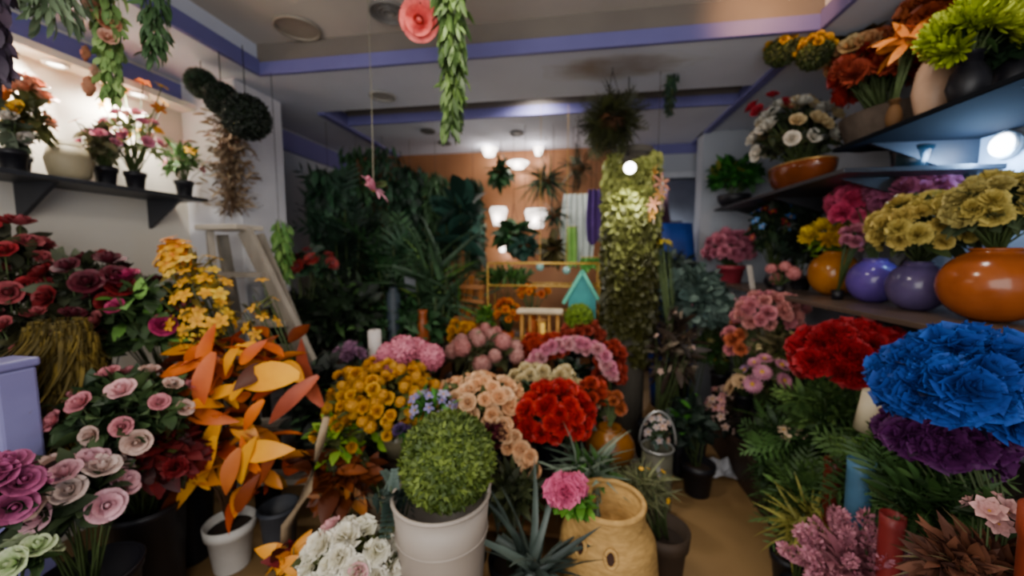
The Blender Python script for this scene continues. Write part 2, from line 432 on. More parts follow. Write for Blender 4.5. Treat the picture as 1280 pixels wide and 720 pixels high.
def plant(name, label, cat, c, r, base, pot=None, leaf=None, bl=(), group=None, dxy=(0, 0), deep=None, seedv=None, up=.5, stems=True, zmin=-.35, stem_r=.003, xy=None):
    """an arrangement: vessel standing at height base, leaves and blooms filling an ellipsoid.
    c=(px,py,d) centre of the mass in the photo, r=(rx,ry) in photo pixels"""
    seed[0] += 1; rng = np.random.default_rng(seedv or seed[0]); rn = random.Random(seed[0])
    C = at(*c); s = c[2]/F_PX; RX, RZ = r[0]*s, r[1]*s; RY = deep or (RX*.8 if RX < RZ*1.6 else RZ)
    bx, by = (xy if xy else (C.x+dxy[0], C.y+dxy[1]))
    if pot: bx, by = settle(bx, by, pot[1]*1.04*(max(pot[4:6]) if len(pot) > 4 else 1), base, pot[2]); occupy(bx, by, pot[1]*1.04, base, base+pot[2])
    root = empty(name, (bx, by, base), label, cat, group)
    c0 = np.array([C.x-bx, C.y-by, C.z-base]); E = np.array([RX, RY, RZ]); off = (bx, by, base)
    # the ellipsoid's width runs along the camera's right so it fills the place seen
    A = np.array([[RT.x, -RT.y, 0], [RT.y, RT.x, 0], [0, 0, 1]])
    hp = 0
    if pot:
        kind, pr, hp, pm = pot[:4]; make_pot(kind, pr, hp, pm, root, *(pot[4:6] if len(pot) > 4 else ()))
    mouth = np.array([0, 0, hp*.75])
    blist = []
    for spec in bl:
        kind, mp, mc, n, size = spec[:5]; opt = spec[5] if len(spec) > 5 else {}
        z0 = opt.get('zmin', zmin)
        D = sphere_dirs(n, rng, z0); D += rng.normal(0, .13, D.shape); D /= np.linalg.norm(D, axis=1, keepdims=True)
        if 'arc' in opt:   # keep a sector: (direction, spread)
            pass
        rad = opt.get('rad', 1.0)*(1-opt.get('jit', .18)*rng.random(n))
        P = c0 + ((D*rad[:, None])*E) @ A.T
        P += np.array(opt.get('off', (0, 0, 0)))*np.array([RX, RY, RZ])
        nm = opt.get('name', 'bloom')
        for i in range(n):
            p = P[i].copy(); sz = size*rn.uniform(.8, 1.15)
            p[2] = min(p[2], ZMAX-.06-base); p[0] = min(max(p[0], XMIN+.04-bx), XMAX-.04-bx); p[1] = min(p[1], YMAX-.05-by); p[2] = max(p[2], sz*.4-base+.01)
            d = (D[i]*np.array([1, 1, 1])) @ A.T + np.array([0, -.25, opt.get('up', up)])
            mpi = mp[rn.randrange(len(mp))] if isinstance(mp, (list, tuple)) else mp
            put_flower(nm, kind, mpi, mc, p, d, sz, root, rn); blist.append(p)
    if leaf:
        leaf = leaf if isinstance(leaf, list) else [leaf]
        for sp in leaf:
            tm, n, size, lm = sp[:4]; opt = sp[4] if len(sp) > 4 else {}
            D = rng.normal(0, 1, (n, 3)); D /= np.linalg.norm(D, axis=1, keepdims=True)
            rad = opt.get('r0', .45) + (opt.get('r1', 1.0)-opt.get('r0', .45))*rng.random(n)**.7
            cut = opt.get('zmin', -.75)
            D[:, 2] = np.where(D[:, 2] < cut, -D[:, 2]*.5, D[:, 2])
            W = (D*rad[:, None]*E*opt.get('k', .95)) @ A.T
            P = c0 + W + np.array(opt.get('off', (0, 0, 0)))*np.array([RX, RY, RZ])
            dv = D @ A.T*opt.get('out', 1) + rng.normal(0, .45, (n, 3)) + np.array([0, 0, opt.get('up', .25)])
            lo = scatter(opt.get('name', 'foliage'), tm, P - dv/np.linalg.norm(dv, axis=1, keepdims=True)*size*.5, dv, size*(.65+.6*rng.random(n)), lm, rng, .7, None, root, off)
    if stems:
        mb = MB(); pts = blist if len(blist) > 0 else []
        rngs = rn.sample(range(len(pts)), min(len(pts), 40)) if pts else []
        ends = [pts[i] for i in rngs]
        if not ends or leaf:
            D = sphere_dirs(9, rng, -.3); ends = list(ends) + [c0 + (d*E*.75) @ A.T for d in D]
        for e in ends:
            e = np.array(e); mid = mouth*.45 + e*.55; mid[2] += .04*np.linalg.norm(e-mouth)
            m0 = mouth + np.array([rn.uniform(-1, 1), rn.uniform(-1, 1), 0])*(pot[1]*.25 if pot else .012)
            mb.tube([m0, mid, e], [stem_r*1.3, stem_r, stem_r*.8], 4)
        mb.obj('stems', STEM, root, smooth=True)
    return root

# ================================================================== THE SETTING
CEIL = mat('#bdb6ac', '#aca49a', .85, 2.5); SOFF = mat('#c6cad8', '#b4b8c6', .85, 2); PURP = mat('#68659c', '#585589', .6, 3)
DROP_SHADOW = mat('#6f675f', '#5d5650', .8, 3); LWALL = mat('#d8d0c2', '#c7bfb2', .8, 2); GREYW = mat('#a8adb6', '#969ba6', .8, 2)
COPPER = mat('#a06d47', '#7a4c2e', .38, 2.2, .25); FLOORM = mat('#8a6c45', '#765a38', .5, 3, bump=.05)
Y0, Y1, XL, XR = -1.2, 4.35, -2.62, 1.88
ZS, ZT = 2.65, 2.84       # soffit and recess heights
struct('floor', MB().box((XL-.1, Y0, -.06), (XR+.1, Y1+1.9, 0)), FLOORM)
struct('wall_left', MB().box((XL-.1, Y0, 0), (XL, 2.42, ZS)), LWALL)
# the left wall steps back beyond the white pillar
struct('wall_recess', MB().box((XL-.1, 2.42, 0), (XL, Y1, ZS)), GREYW)
struct('wall_right', MB().box((XR, Y0, 0), (XR+.1, Y1+1.8, ZS)), GREYW)
# ceiling: soffits round two recesses
cm = MB()
cm.box((XL-.1, Y0, ZS), (-2.02, Y1+1.8, ZS+.3))           # left soffit
cm.box((1.26, Y0, ZS), (XR+.1, Y1+1.8, ZS+.3))            # right soffit
cm.box((-2.02, 2.32, ZS), (1.26, 2.95, ZS+.3))           # cross beam
cm.box((-2.02, 3.3, ZS), (1.26, Y1+1.8, ZS+.3))           # far soffit
struct('ceiling', cm, SOFF)
struct('ceiling_recess_panel', MB().box((-2.02, Y0, ZT), (1.26, 2.32, ZT+.08)), CEIL).name = 'ceiling_front'
struct('ceiling_rear', MB().box((-2.02, 2.95, ZT), (1.26, 3.3, ZT+.08)), CEIL)
# faces of the recesses: upper face painted dark as if in shadow, violet band under it
t1 = MB().box((-2.02, 2.305, ZS+.07), (1.26, 2.32, ZT)); struct('trim_1', t1, DROP_SHADOW)
struct('trim_2', MB().box((-2.02, 2.29, ZS-.004), (1.26, 2.32, ZS+.075), bev=.004), PURP)
struct('trim_3', MB().box((-2.02, Y0, ZS-.004), (-1.995, 2.29, ZS+.09)), PURP)
struct('trim_4', MB().box((1.235, Y0, ZS-.004), (1.26, 2.29, ZS+.09)), PURP)
struct('trim_5', MB().box((-2.02, 3.285, ZS+.07), (1.26, 3.3, ZT)), DROP_SHADOW)
struct('trim_6', MB().box((-2.02, 3.27, ZS-.004), (1.26, 3.3, ZS+.075), bev=.004), PURP)
struct('trim_7', MB().box((-2.02, 2.95, ZS-.004), (-1.995, 3.27, ZS+.09)), PURP)
struct('trim_8', MB().box((1.235, 2.95, ZS-.004), (1.26, 3.27, ZS+.09)), PURP)
struct('trim_9', MB().box((XL, Y0, ZS-.16), (XL+.02, 2.42, ZS-.02)), PURP)     # violet frieze, left wall
struct('trim_10', MB().box((XL, 2.75, ZS-.2), (XL+.02, Y1, ZS-.02)), PURP)
struct('trim_11', MB().box((.62, Y1-.02, ZS-.1), (XR, Y1, ZS)), PURP)
struct('trim_12', MB().box((1.2, 2.4, ZS-.02), (1.26, Y1-.02, ZS)), PURP)
struct('trim_13', MB().box((-2.06, 2.95, ZS-.02), (-2.0, Y1-.02, ZS)), PURP)
# back wall: copper lining with a doorway on its right
bw = MB(); bw.box((XL, Y1, 0), (.62, Y1+.1, ZS)); struct('wall_back', bw, COPPER)
gw = MB(); gw.box((.62, Y1, 0), (.78, Y1+.12, ZS)); gw.box((1.45, Y1, 0), (XR, Y1+.12, ZS)); gw.box((.78, Y1, 2.3), (1.45, Y1+.12, ZS))
struct('wall_back_grey', gw, GREYW).name = 'wall_doorway'
struct('wall_far', MB().box((-.2, Y1+1.7, 0), (XR, Y1+1.8, ZS)), mat('#8f939c', '#7d8089', .8))
dfm = MB(); dfm.box((.74, Y1-.03, 0), (.8, Y1+.14, 2.36)); dfm.box((1.43, Y1-.03, 0), (1.49, Y1+.14, 2.36)); dfm.box((.8, Y1-.03, 2.3), (1.43, Y1+.14, 2.36))
struct('door_1', dfm, mat('#b6bac2', '#a2a6b0', .6))
# white pillar at the end of the left wall
pm_ = MB().box((XL, 2.3, 0), (-2.2, 2.72, ZS), bev=.01); struct('wall_pillar', pm_, mat('#cfcdd0', '#b5b3ba', .7, 4))
# right grey pier beside the doorway
struct('wall_pier', MB().box((1.2, 3.95, 0), (XR, 4.12, ZS)), GREYW)
# display column in the middle, grey-brown
dc = empty('display_column', (.40, 2.82, 0), 'tall round grey-brown display column wrapped in yellow-green ivy', 'column')
MB().lathe([(0, .05), (.12, .05), (.12, 2.2), (0, 2.2)], 28).obj('shaft', mat('#5e574c', '#494339', .8, 5), dc, smooth=True)
MB().lathe([(0, 0), (.17, 0), (.17, .04), (.125, .06), (.125, .07), (0, .07)], 28).obj('base', mat('#4e483f', '#3a352e', .8, 5), dc)
MB().lathe([(0, 2.18), (.13, 2.18), (.14, 2.2), (.14, 2.22), (0, 2.22)], 28).obj('cap', mat('#5e574c', '#494339', .8, 5), dc)
struct('trim_15', MB().box((XL, Y0, 2.45), (XL+.13, 2.3, 2.49), bev=.004), LWALL)

# ================================================================== FURNITURE
def onX(px, py, X):
    u, v = (px-640)/F_PX, (360-py)/F_PX; r = FW+RT*u+UP*v; return X/r.x
def onZ(px, py, z):
    u, v = (px-640)/F_PX, (360-py)/F_PX; r = FW+RT*u+UP*v; return (z-CAM_Z)/r.z
WOODD = mat('#3a2a20', '#1f1611', .6, 5, stretch=(2, 14, 14)); WOODM = mat('#8a6238', '#5d3f22', .55, 4, stretch=(3, 3, 20))
WOODG = mat('#988e80', '#70685d', .7, 5, stretch=(4, 4, 1)); DARKSH = mat('#2a2b30', '#1b1c20', .45)
def table(name, label, x0, y0, x1, y1, z, m, th=.03, leg=.04, shelf=None):
    t = empty(name, ((x0+x1)/2, (y0+y1)/2, 0), label, 'table'); hx_, hy = (x1-x0)/2, (y1-y0)/2
    MB().box((-hx_, -hy, z-th), (hx_, hy, z), bev=.005).obj('table_top', m, t)
    for sx in (-1, 1):
        for sy in (-1, 1):
            cx, cy = sx*(hx_-leg*.8), sy*(hy-leg*.8)
            MB().box((cx-leg/2, cy-leg/2, 0), (cx+leg/2, cy+leg/2, z-th)).obj('leg', m, t)
    ap = MB()
    for sy in (-1, 1): ap.box((-hx_+leg, sy*(hy-leg*.8)-.01, z-th-.07), (hx_-leg, sy*(hy-leg*.8)+.01, z-th))
    for sx in (-1, 1): ap.box((sx*(hx_-leg*.8)-.01, -hy+leg, z-th-.07), (sx*(hx_-leg*.8)+.01, hy-leg, z-th))
    ap.obj('apron', m, t)
    if shelf: MB().box((-hx_+.02, -hy+.02, shelf-.02), (hx_-.02, hy-.02, shelf)).obj('lower_shelf', WOODM, t)
    return t
table('display_table', 'low dark wooden table in the middle under the peach and red flowers', -1.0, 1.78, .36, 2.36, .42, WOODD, shelf=.12)
table('display_table', 'dark wooden table behind the peach flowers carrying the pink arch of flowers', -.66, 2.38, .24, 2.86, .60, WOODD)
table('display_table', 'back table carrying the golden wire rack and turquoise birdhouse', -.86, 2.88, .22, 3.42, .82, WOODD)
table('display_table', 'small dark table below the dark foliage holding the white candle', -1.62, 2.32, -.9, 2.98, .78, WOODD)
table('plant_bench', 'long dark bench along the left wall under the burgundy roses', -2.58, .55, -1.98, 2.24, .62, WOODD)
def steps(name, label, x0, x1, y0, y1, z, m):
    t = empty(name, ((x0+x1)/2, (y0+y1)/2, 0), label, 'stand'); hx_, hy = (x1-x0)/2, (y1-y0)/2
    MB().box((-hx_, -hy, z-.025), (hx_, hy, z), bev=.004).obj('top_board', m, t)
    MB().box((-hx_+.02, -hy+.02, 0), (-hx_+.04, hy-.02, z-.025)).obj('front_panel', m, t)
    for sy in (-1, 1): MB().box((-hx_+.04, sy*(hy-.03)-.01, 0), (hx_-.01, sy*(hy-.03)+.01, z-.025)).obj('end_panel', m, t)
steps('plant_stand', 'low dark plant step beside the tan path on the right', 1.08, 1.44, .7, 3.3, .26, WOODD)
steps('plant_stand', 'tall dark plant step against the right wall below the shelf', 1.45, 1.86, .7, 3.3, .64, WOODD)
def shelf(name, label, x0, x1, y0, y1, z, m, brk, wall):
    t = empty(name, ((x0+x1)/2, (y0+y1)/2, z), label, 'shelf'); hx_, hy = (x1-x0)/2, (y1-y0)/2
    MB().box((-hx_, -hy, -.022), (hx_, hy, 0), bev=.003).obj('board', m, t)
    n = 3
    for i in range(n):
        y = -hy*.8 + 1.6*hy*i/(n-1); w = -1 if wall == 'left' else 1; xw, xf_ = w*hx_, -w*hx_*.75
        MB().add([(xw, y-.01, -.022), (xf_, y-.01, -.022), (xw, y-.01, -.2), (xw, y+.01, -.022), (xf_, y+.01, -.022), (xw, y+.01, -.2)],
                 [(0, 1, 2), (5, 4, 3), (0, 3, 4, 1), (1, 4, 5, 2), (2, 5, 3, 0)]).obj('bracket', brk, t)
    return t
shelf('display_shelf', 'dark shelf on the left wall holding black pots of flowers', -2.62, -2.34, .75, 2.2, 1.86, DARKSH, DARKSH, 'left')
GLS = mat('#8f9298', '#70747c', .2, 3)
shelf('display_shelf', 'long grey shelf on the right wall under the amber and copper vases', 1.25, 1.88, .9, 3.7, 1.25, mat('#5a4a40', '#3e332c', .4, 4), DARKSH, 'right')
shelf('display_shelf', 'dark upper shelf on the right under the white rose bowl', 1.24, 1.88, 2.04, 3.7, 1.90, DARKSH, DARKSH, 'right')
shelf('display_shelf', 'dark top shelf at upper right under the lime flowers', 1.36, 1.88, .7, 2.34, 2.06, mat('#101216', '#0b0c10', .9, spec=.05), DARKSH, 'right')

# ---- step ladder
lad = empty('step_ladder', (-1.75, 2.1, 0), 'weathered grey wooden stepladder behind the yellow blossom branch', 'ladder')
tL, tR = at(262, 288, 2.3), at(306, 288, 2.3); fL, fR = Vector((-1.78, 1.72, 0)), Vector((-.98, 1.88, 0))
rl = Vector((-1.75, 2.1, 0))
capc = (tL+tR)/2 - rl
MB().box((capc.x-.14, capc.y-.08, capc.z), (capc.x+.14, capc.y+.12, capc.z+.03), bev=.005).obj('top_cap', mat('#b9ad9b', '#948979', .7, 5), lad)
for a, b in ((tL, fL), (tR, fR)): MB().bar(a-rl, b-rl, .035, .085).obj('front_rail', WOODG, lad)
for i in range(5):
    t = .16+.17*i; p, q = tL.lerp(fL, t), tR.lerp(fR, t)
    MB().bar(p-rl, q-rl, .11, .028).obj('tread', WOODG, lad)
bL, bR = tL+Vector((-.02, .1, -.02)), tR+Vector((.0, .1, -.02)); gL, gR = Vector((-2.12, 2.26, 0)), Vector((-1.42, 2.3, 0))
for a, b in ((bL, gL), (bR, gR)): MB().bar(a-rl, b-rl, .03, .06).obj('rear_rail', WOODG, lad)
for t in (.45, .8): MB().bar(bL.lerp(gL, t)-rl, bR.lerp(gR, t)-rl, .02, .04).obj('rear_brace', WOODG, lad)

# ---- ceiling fixtures
def ceil_disc(px, py, z, r, name, label, m1, m2, kind, X=None):
    p = at(px, py, onX(px, py, X) if X else onZ(px, py, z)); t = empty(name, (p.x, p.y, z), label, 'light' if kind != 'vent' else 'vent')
    MB().ring((0, 0, -.008), r, .010, 32, 8).obj('rim', m1, t, smooth=True)
    MB().lathe([(0, -.006), (r*.96, -.006), (r*.96, -.0005), (0, -.0005)], 32).obj('lens' if kind != 'vent' else 'grille', m2, t)
    if kind == 'vent':
        for q in (.3, .55, .78): MB().ring((0, 0, -.008), r*q, .006, 28, 6).obj('louvre_ring', m1, t)
    return t
LENS = mat('#e8e4dc', '#d9d4ca', .4); GREYR = mat('#77736e', '#5c5955', .5); GLOW = mat('#fff6e4', '#fff6e4', .4, emit=9)
ceil_disc(486, 14, ZT, .10, 'ceiling_vent', 'round grey ceiling vent beside the coral hanging flower', GREYR, mat('#8d8983', '#5f5b57', .6), 'vent')
ceil_disc(372, 34, ZT, .12, 'ceiling_lamp', 'round beige unlit ceiling disc lamp left of the grey vent', mat('#8f8576', '#837a6c', .6), mat('#93897a', '#857b6d', .7), 'lamp')
ceil_disc(322, 62, ZT, .025, 'smoke_detector', 'tiny black ceiling fitting left of the beige disc lamp', BLACK, BLACK, 'lamp')
ceil_disc(478, 119, ZS, .085, 'ceiling_lamp', 'unlit grey round lamp on the ceiling beam above the pink hanging flower', mat('#8d8a86', '#7d7a76', .6), mat('#97948f', '#87847f', .6), 'lamp')
for px, py, lb in ((535, 163, 'unlit grey round lamp on the rear ceiling, left of the pair near the copper wall'), (556, 178, 'unlit grey round lamp on the rear ceiling nearest the copper wall edge'), (646, 166, 'small dark round lamp on the rear ceiling above the copper wall centre')):
    ceil_disc(px, py, ZS, .06, 'ceiling_lamp', lb, mat('#55524f', '#484543', .6), mat('#6a6763', '#5c5955', .6), 'lamp')
ceil_disc(70, 88, 2.45, .04, 'downlight', 'bright downlight over the orange flowers at the far left', LENS, GLOW, 'lamp', -2.55)
ceil_disc(172, 122, 2.45, .04, 'downlight', 'bright downlight over the pink and yellow shelf flowers', LENS, GLOW, 'lamp', -2.55)
# stain left by damp on the beam
st = MB(); pC = at(775, 84, onZ(775, 84, ZS)); rn_ = random.Random(4); k = 28
V = [(pC.x, pC.y, ZS-.002)] + [(pC.x+.5*math.cos(2*PI*i/k)*(.8+.3*rn_.random()), min(2.94, pC.y+.2*math.sin(2*PI*i/k)*(.8+.3*rn_.random())), ZS-.002) for i in range(k)]
st.add(V, [(0, 1+(i+1) % k, 1+i) for i in range(k)])
V2 = []; F2 = []; T2 = []
for j in range(7):
    for i in range(k):
        q = Vector(V[0]).lerp(Vector(V[1+i]), j/6); V2.append(tuple(q)); T2.append(min(1, (j/6)**3))
for j in range(6):
    for i in range(k): F2.append((j*k+i, (j+1)*k+i, (j+1)*k+(i+1) % k, j*k+(i+1) % k))
tag(link('trim_14', mesh_np('trim_14', V2, F2, mat('#83705a', '#c0c3ce', .85, 3), T2)), kind='structure')

# ================================================================== LEFT WALL SHELF
SH = 1.86
def shelf_pot(px, py, X, label, leaf, bl, pr=.05, ph=.10, rx=30, ry=28, pm=BLACK, cyo=-50, **kw):
    d = onX(px, py, X); return plant('potted_flowers', label, 'potted plant', (px, py+cyo, d), (rx, ry), SH, ('pot', pr, ph, pm), leaf, bl, dxy=(0, 0), **kw)
ORG = mat('#e08a1e', '#b8590f', .6); YEL = mat('#f0c21c', '#d08c10', .6); PINKM = mat('#d98aa0', '#b65f7c', .6); PEACH = mat('#dd9a78', '#b56d50', .6)
WHT = mat('#dcd3c8', '#b0a595', .6); MAG = mat('#a8245c', '#6c1238', .6)
shelf_pot(12, 210, -2.47, 'black pot of grey-green and white flowers at the far left shelf end', [('oval', 60, .07, mat('#66705a', '#3b4433'))], [('rose', [WHT], YELC, 6, .06)], rx=16, ry=34, cyo=-45)
shelf_pot(36, 210, -2.46, 'black pot with tall orange flowers at the left end of the shelf', [('oval', 80, .07, mat('#6a6a36', '#3f4220'))], [('rose', [ORG, YEL, PEACH], YELC, 12, .085)], rx=20, ry=50, cyo=-66)
shelf_pot(125, 216, -2.45, 'black pot with bushy beige foliage and pink buds', [('oval', 90, .07, mat('#6f6a4c', '#4a4a30'))], [('rose', [PINKM], YELC, 6, .06), ('blossom', [ORG], YELC, 4, .07, {'rad': 1.5})], rx=22, ry=26, cyo=-32)
shelf_pot(165, 222, -2.45, 'black pot with pink and yellow flowers in the middle of the shelf', [('lance', 110, .08, mat('#8d9a5a', '#5c6a38'))], [('rose', [PINKM, PINKM, YEL], YELC, 14, .07), ('blossom', [YEL, ORG], YELC, 9, .085, {'rad': 1.5, 'off': (0, 0, .9)})], rx=32, ry=36, cyo=-50)
shelf_pot(228, 232, -2.43, 'black pot with green leaves and a yellow flower at the right end of the shelf', [('lance', 110, .085, mat('#5e8a3e', '#33501f'))], [('blossom', [YEL, PINKM], YELC, 7, .075)], rx=24, ry=26, cyo=-32)
# beige jar between the pots
p = at(88, 218, onX(88, 218, -2.46)); j = empty('jar', (p.x, p.y, SH), 'wide beige ceramic jar between the orange and beige shelf plants', 'jar')
MB().lathe([(0, 0), (.05, 0), (.075, .03), (.085, .10), (.07, .155), (.045, .17), (.05, .19), (.04, .19), (.038, .15), (0, .15)], 28).obj('body', mat('#9d9072', '#7f7458', .6), j, smooth=True)

# twig garland on the pillar + topiary balls on top of it
def twig(name, label, px, py0, py1, d, w, m, n=170, leaf=None):
    a, b = at(px, py0, d), at(px, py1, d); t = empty(name, (b.x, b.y, b.z), label, 'garland'); rng = np.random.default_rng(77)
    mb = MB(); H = a.z-b.z
    for i in range(n):
        z = H*rng.random(); an = rng.random()*6.28; r = w*(.3+.7*rng.random())
        mb.tube([(0, 0, z), (r*.5*math.cos(an), r*.5*math.sin(an), z+.03*rng.normal()), (r*math.cos(an), r*math.sin(an), z-.04+.05*rng.normal())], [.006, .004, .002], 4)
    mb.tube([(0, 0, H+.02), (.01, 0, H*.5), (0, 0, 0)], .008, 6)
    mb.obj('twigs', m, t)
    rg = np.random.default_rng(5); nn = 520
    P = np.stack([rg.normal(0, w*.45, nn), rg.normal(0, w*.45, nn), H*rg.random(nn)], 1); D = P*[1, 1, 0]+rg.normal(0, .05, (nn, 3))
    scatter('dry_leaves', 'lance', P, D, .05+.03*rg.random(nn), mat('#b09a7e', '#6a543c'), rg, 1.2, None, t, (b.x, b.y, b.z))
    return t
twig('twig_garland', 'brown dry twig garland hanging down the white pillar', 292, 150, 262, 2.52, .11, mat('#5e4630', '#3d2c1c', .8))
def topiary(label, px, py, d, rpx, m=DKGREEN, hang=False, base=None, flat=1, group=None, cat='topiary ball', m2=None, n=None):
    r = rpx*d/F_PX; c = at(px, py, d); t = empty('topiary_ball', (c.x, c.y, c.z-r), label, cat, group)
    rng = np.random.default_rng(int(px)); n = n or int(420+rpx*9)
    D = sphere_dirs(n, rng)
    mb = MB(); mb.lathe([(.86*r*math.sin(PI*i/10), r-.86*r*math.cos(PI*i/10)) for i in range(11)], 18); mb.obj('core', mat('#1b2a12', '#0d160a', .9), t, smooth=True)
    scatter('foliage', 'box', D*r*.84+[0, 0, r], D+rng.normal(0, .35, D.shape), r*(.2+.12*rng.random(n)), m, rng, 2, None, t, (c.x, c.y, c.z-r))
    if hang: MB().tube([(0, 0, 2*r*.96), (0, 0, ZS-(c.z-r)-.001)], .0025, 5).obj('cord', BLACK, t)
    return t
topiary('dark green topiary ball hanging uppermost of the three left of the pillar', 252, 105, 2.3, 17, mat('#2c4a2c', '#142414'), True)
topiary('dark green topiary ball hanging in the middle of the three', 277, 124, 2.2, 19, mat('#22361f', '#0d180d'), True)
topiary('large dark green topiary ball hanging lowest of the three by the pillar', 308, 147, 2.15, 26, mat('#1d2b1a', '#0a130a'), True)

# ---- hanging vines, flowers
def vine(name, label, px, y0, y1, d, wpx, lf, n, size, m, cat='hanging vine', group=None, bl=None, taper=.6, cord=True, out=.5, ceil=None, sway=.02):
    a, b = at(px, y0, d), at(px, y1, d); zt = min(a.z, ZT-.02); H = zt-b.z; w = wpx*d/F_PX/2
    seed[0] += 1; rng = np.random.default_rng(seed[0]); t = empty(name, (b.x, b.y, b.z), label, cat, group)
    z = H*rng.random(n); fr = z/H; ww = w*(taper+(1-taper)*fr)
    an = rng.random(n)*6.28; rr = ww*rng.random(n)**.5
    P = np.stack([rr*np.cos(an)+sway*np.sin(z*5), rr*np.sin(an), z], 1)
    D = np.stack([np.cos(an)*out, np.sin(an)*out, -1+rng.normal(0, .35, n)], 1)
    global ZMAX
    zs = ZMAX; ZMAX = ZT-.005
    scatter('foliage', lf, P, D, size*(.6+.6*rng.random(n)), m, rng, .8, None, t, (b.x, b.y, b.z)); ZMAX = zs
    mb = MB()
    for i in range(5):
        ph = i*1.3; mb.tube([(w*.3*math.cos(ph), w*.3*math.sin(ph), H), (w*.5*math.cos(ph)+.01, w*.5*math.sin(ph), H*.5), (w*.4*math.cos(ph+.5), w*.4*math.sin(ph+.5), H*(.02+.06*i))], .003, 4)
    mb.obj('stems', STEM, t)
    top = (ceil if ceil else ZS) - b.z
    if cord and top > H+.01: MB().tube([(0, 0, H), (0, 0, top-.002)], .002, 5).obj('cord', BLACK, t)
    rn = random.Random(seed[0])
    for kind, mp, mc, k, sz in (bl or ()):
        for i in range(k):
            zz = H*(i+.5)/k; aa = -1.6+rn.uniform(-1.3, 1.3); R = w*rn.uniform(.5, 1)
            put_flower('bloom', kind, mp[i % len(mp)], mc, (R*math.cos(aa), R*math.sin(aa), zz), (math.cos(aa), math.sin(aa), .2), sz*rn.uniform(.8, 1.2), t, rn)
    return t
vine('hanging_vine', 'long green tasselled vine hanging beside the coral flower', 563, -30, 160, 1.7, 34, 'lance', 520, .085, mat('#5d7a35', '#2c4418'), ceil=ZT, taper=.35)
vine('hanging_vine', 'slim green vine hanging near the top left of the room', 193, -30, 70, 1.5, 26, 'lance', 260, .06, mat('#5a7c4a', '#33502c'), taper=.5, ceil=ZT)
vine('flower_garland', 'yellow-green hanging garland with peach flowers before the left wall', 138, -30, 122, 1.5, 34, 'oval', 240, .05, mat('#9db868', '#688a48'), cat='garland', bl=[('rose', [PEACH, mat('#e0b098', '#c98a70')], YELC, 8, .065)], taper=.35)
vine('hanging_vine', 'bushy grey-green foliage hanging in the top left corner', 66, -80, 24, 1.35, 90, 'lance', 240, .065, mat('#8a9c78', '#5c7050'), taper=.5)
vine('hanging_vine', 'dusky purple trailing foliage at the upper left edge', -4, -20, 100, 1.25, 16, 'oval', 120, .06, mat('#4d3c4c', '#2a2030'))
vine('hanging_vine', 'small dark green hanging cypress before the rear beam', 835, 88, 140, 2.5, 12, 'lance', 170, .05, mat('#2c4a34', '#16281c'))
def hang_flower(label, px, py, d, kind, m, size, down=True, leafm=None):
    c = at(px, py, d); t = empty('hanging_flower', c, label, 'hanging flower'); rn = random.Random(int(px))
    top = (ZT if c.y < 2.25 else ZS) - c.z
    put_flower('bloom', kind, m, YELC, (0, 0, 0), (.15, -.6, -.35 if down else .3), size, t, rn)
    if kind == 'tulip':
        for i in range(5):
            a = i*1.26; put_flower('outer_petals', 'lily', m, YELC, (0, 0, 0), (.6*math.cos(a), .6*math.sin(a), .5), size*.75, t, rn)
            break
    MB().tube([(0, 0, .02), (.004, 0, top*.5), (0, 0, top-.002)], .0022, 5).obj('cord', mat('#8a8470', '#6f6a58', .7), t)
    rng = np.random.default_rng(3); n = 8
    scatter('leaves', 'oval', np.tile([0., 0.02, .02], (n, 1)), np.stack([np.cos(np.arange(n)*.8), np.sin(np.arange(n)*.8), np.full(n, .6)], 1), np.full(n, size*.45), mat('#6a8048', '#40552c'), rng, .4, None, t, tuple(c))
    return t
hang_flower('coral rose hanging from the ceiling beside the round vent', 525, 25, 1.75, 'rose', mat('#ff7f78', '#d84f52', .6), .165)
hang_flower('pale pink lily-shaped flower hanging on a thread before the dark plants', 467, 238, 2.1, 'tulip', mat('#eda0b4', '#c87590', .6), .17, False)

# ================================================================== LEFT FLOOR DISPLAY
BURG = mat('#5c1526', '#2e0812', .6); REDM = mat('#a0202a', '#5a0c14', .6); DRED = mat('#7c1018', '#3c060c', .6); DUSK = mat('#9c4448', '#6d2630', .6)
BENCH = .62
plant('flower_bunch', 'dusky red flower bunch at the far left edge of the bench', 'flower bunch', (12, 345, 1.62), (48, 78), BENCH, ('bucket', .09, .24, BLACK), [('oval', 150, .09, mat('#4a4a30', '#2a2c1c'))], [('rose', [DUSK, DUSK, REDM], YELC, 30, .085)])
plant('flower_bunch', 'deep burgundy rose bunch below the left wall', 'flower bunch', (112, 362, 1.72), (58, 46), BENCH, ('bucket', .085, .22, BLACK), [('oval', 240, .09, mat('#4c5236', '#2a301e'))], [('rose', [BURG, BURG, DRED], YELC, 22, .095)])
plant('flower_bunch', 'dusty red flowers with dark foliage in front of the burgundy roses', 'flower bunch', (50, 425, 1.55), (62, 42), BENCH, ('bucket', .08, .2, BLACK), [('oval', 200, .085, mat('#4b4a2c', '#2a2a18'))], [('rose', [DUSK, BURG], YELC, 16, .08)])
plant('flower_bunch', 'green foliage bunch with magenta flowers left of the yellow branch', 'flower bunch', (180, 402, 1.75), (56, 62), BENCH, ('bucket', .08, .24, mat('#26304a', '#161c30', .4)), [('oval', 260, .10, mat('#4f6a3a', '#24361a')), ('oval', 20, .12, mat('#7cae4a', '#4d7a2c'))], [('rose', [MAG, BURG, mat('#a85a5c', '#7c3a40')], YELC, 13, .085)], xy=(-2.04, 1.62))
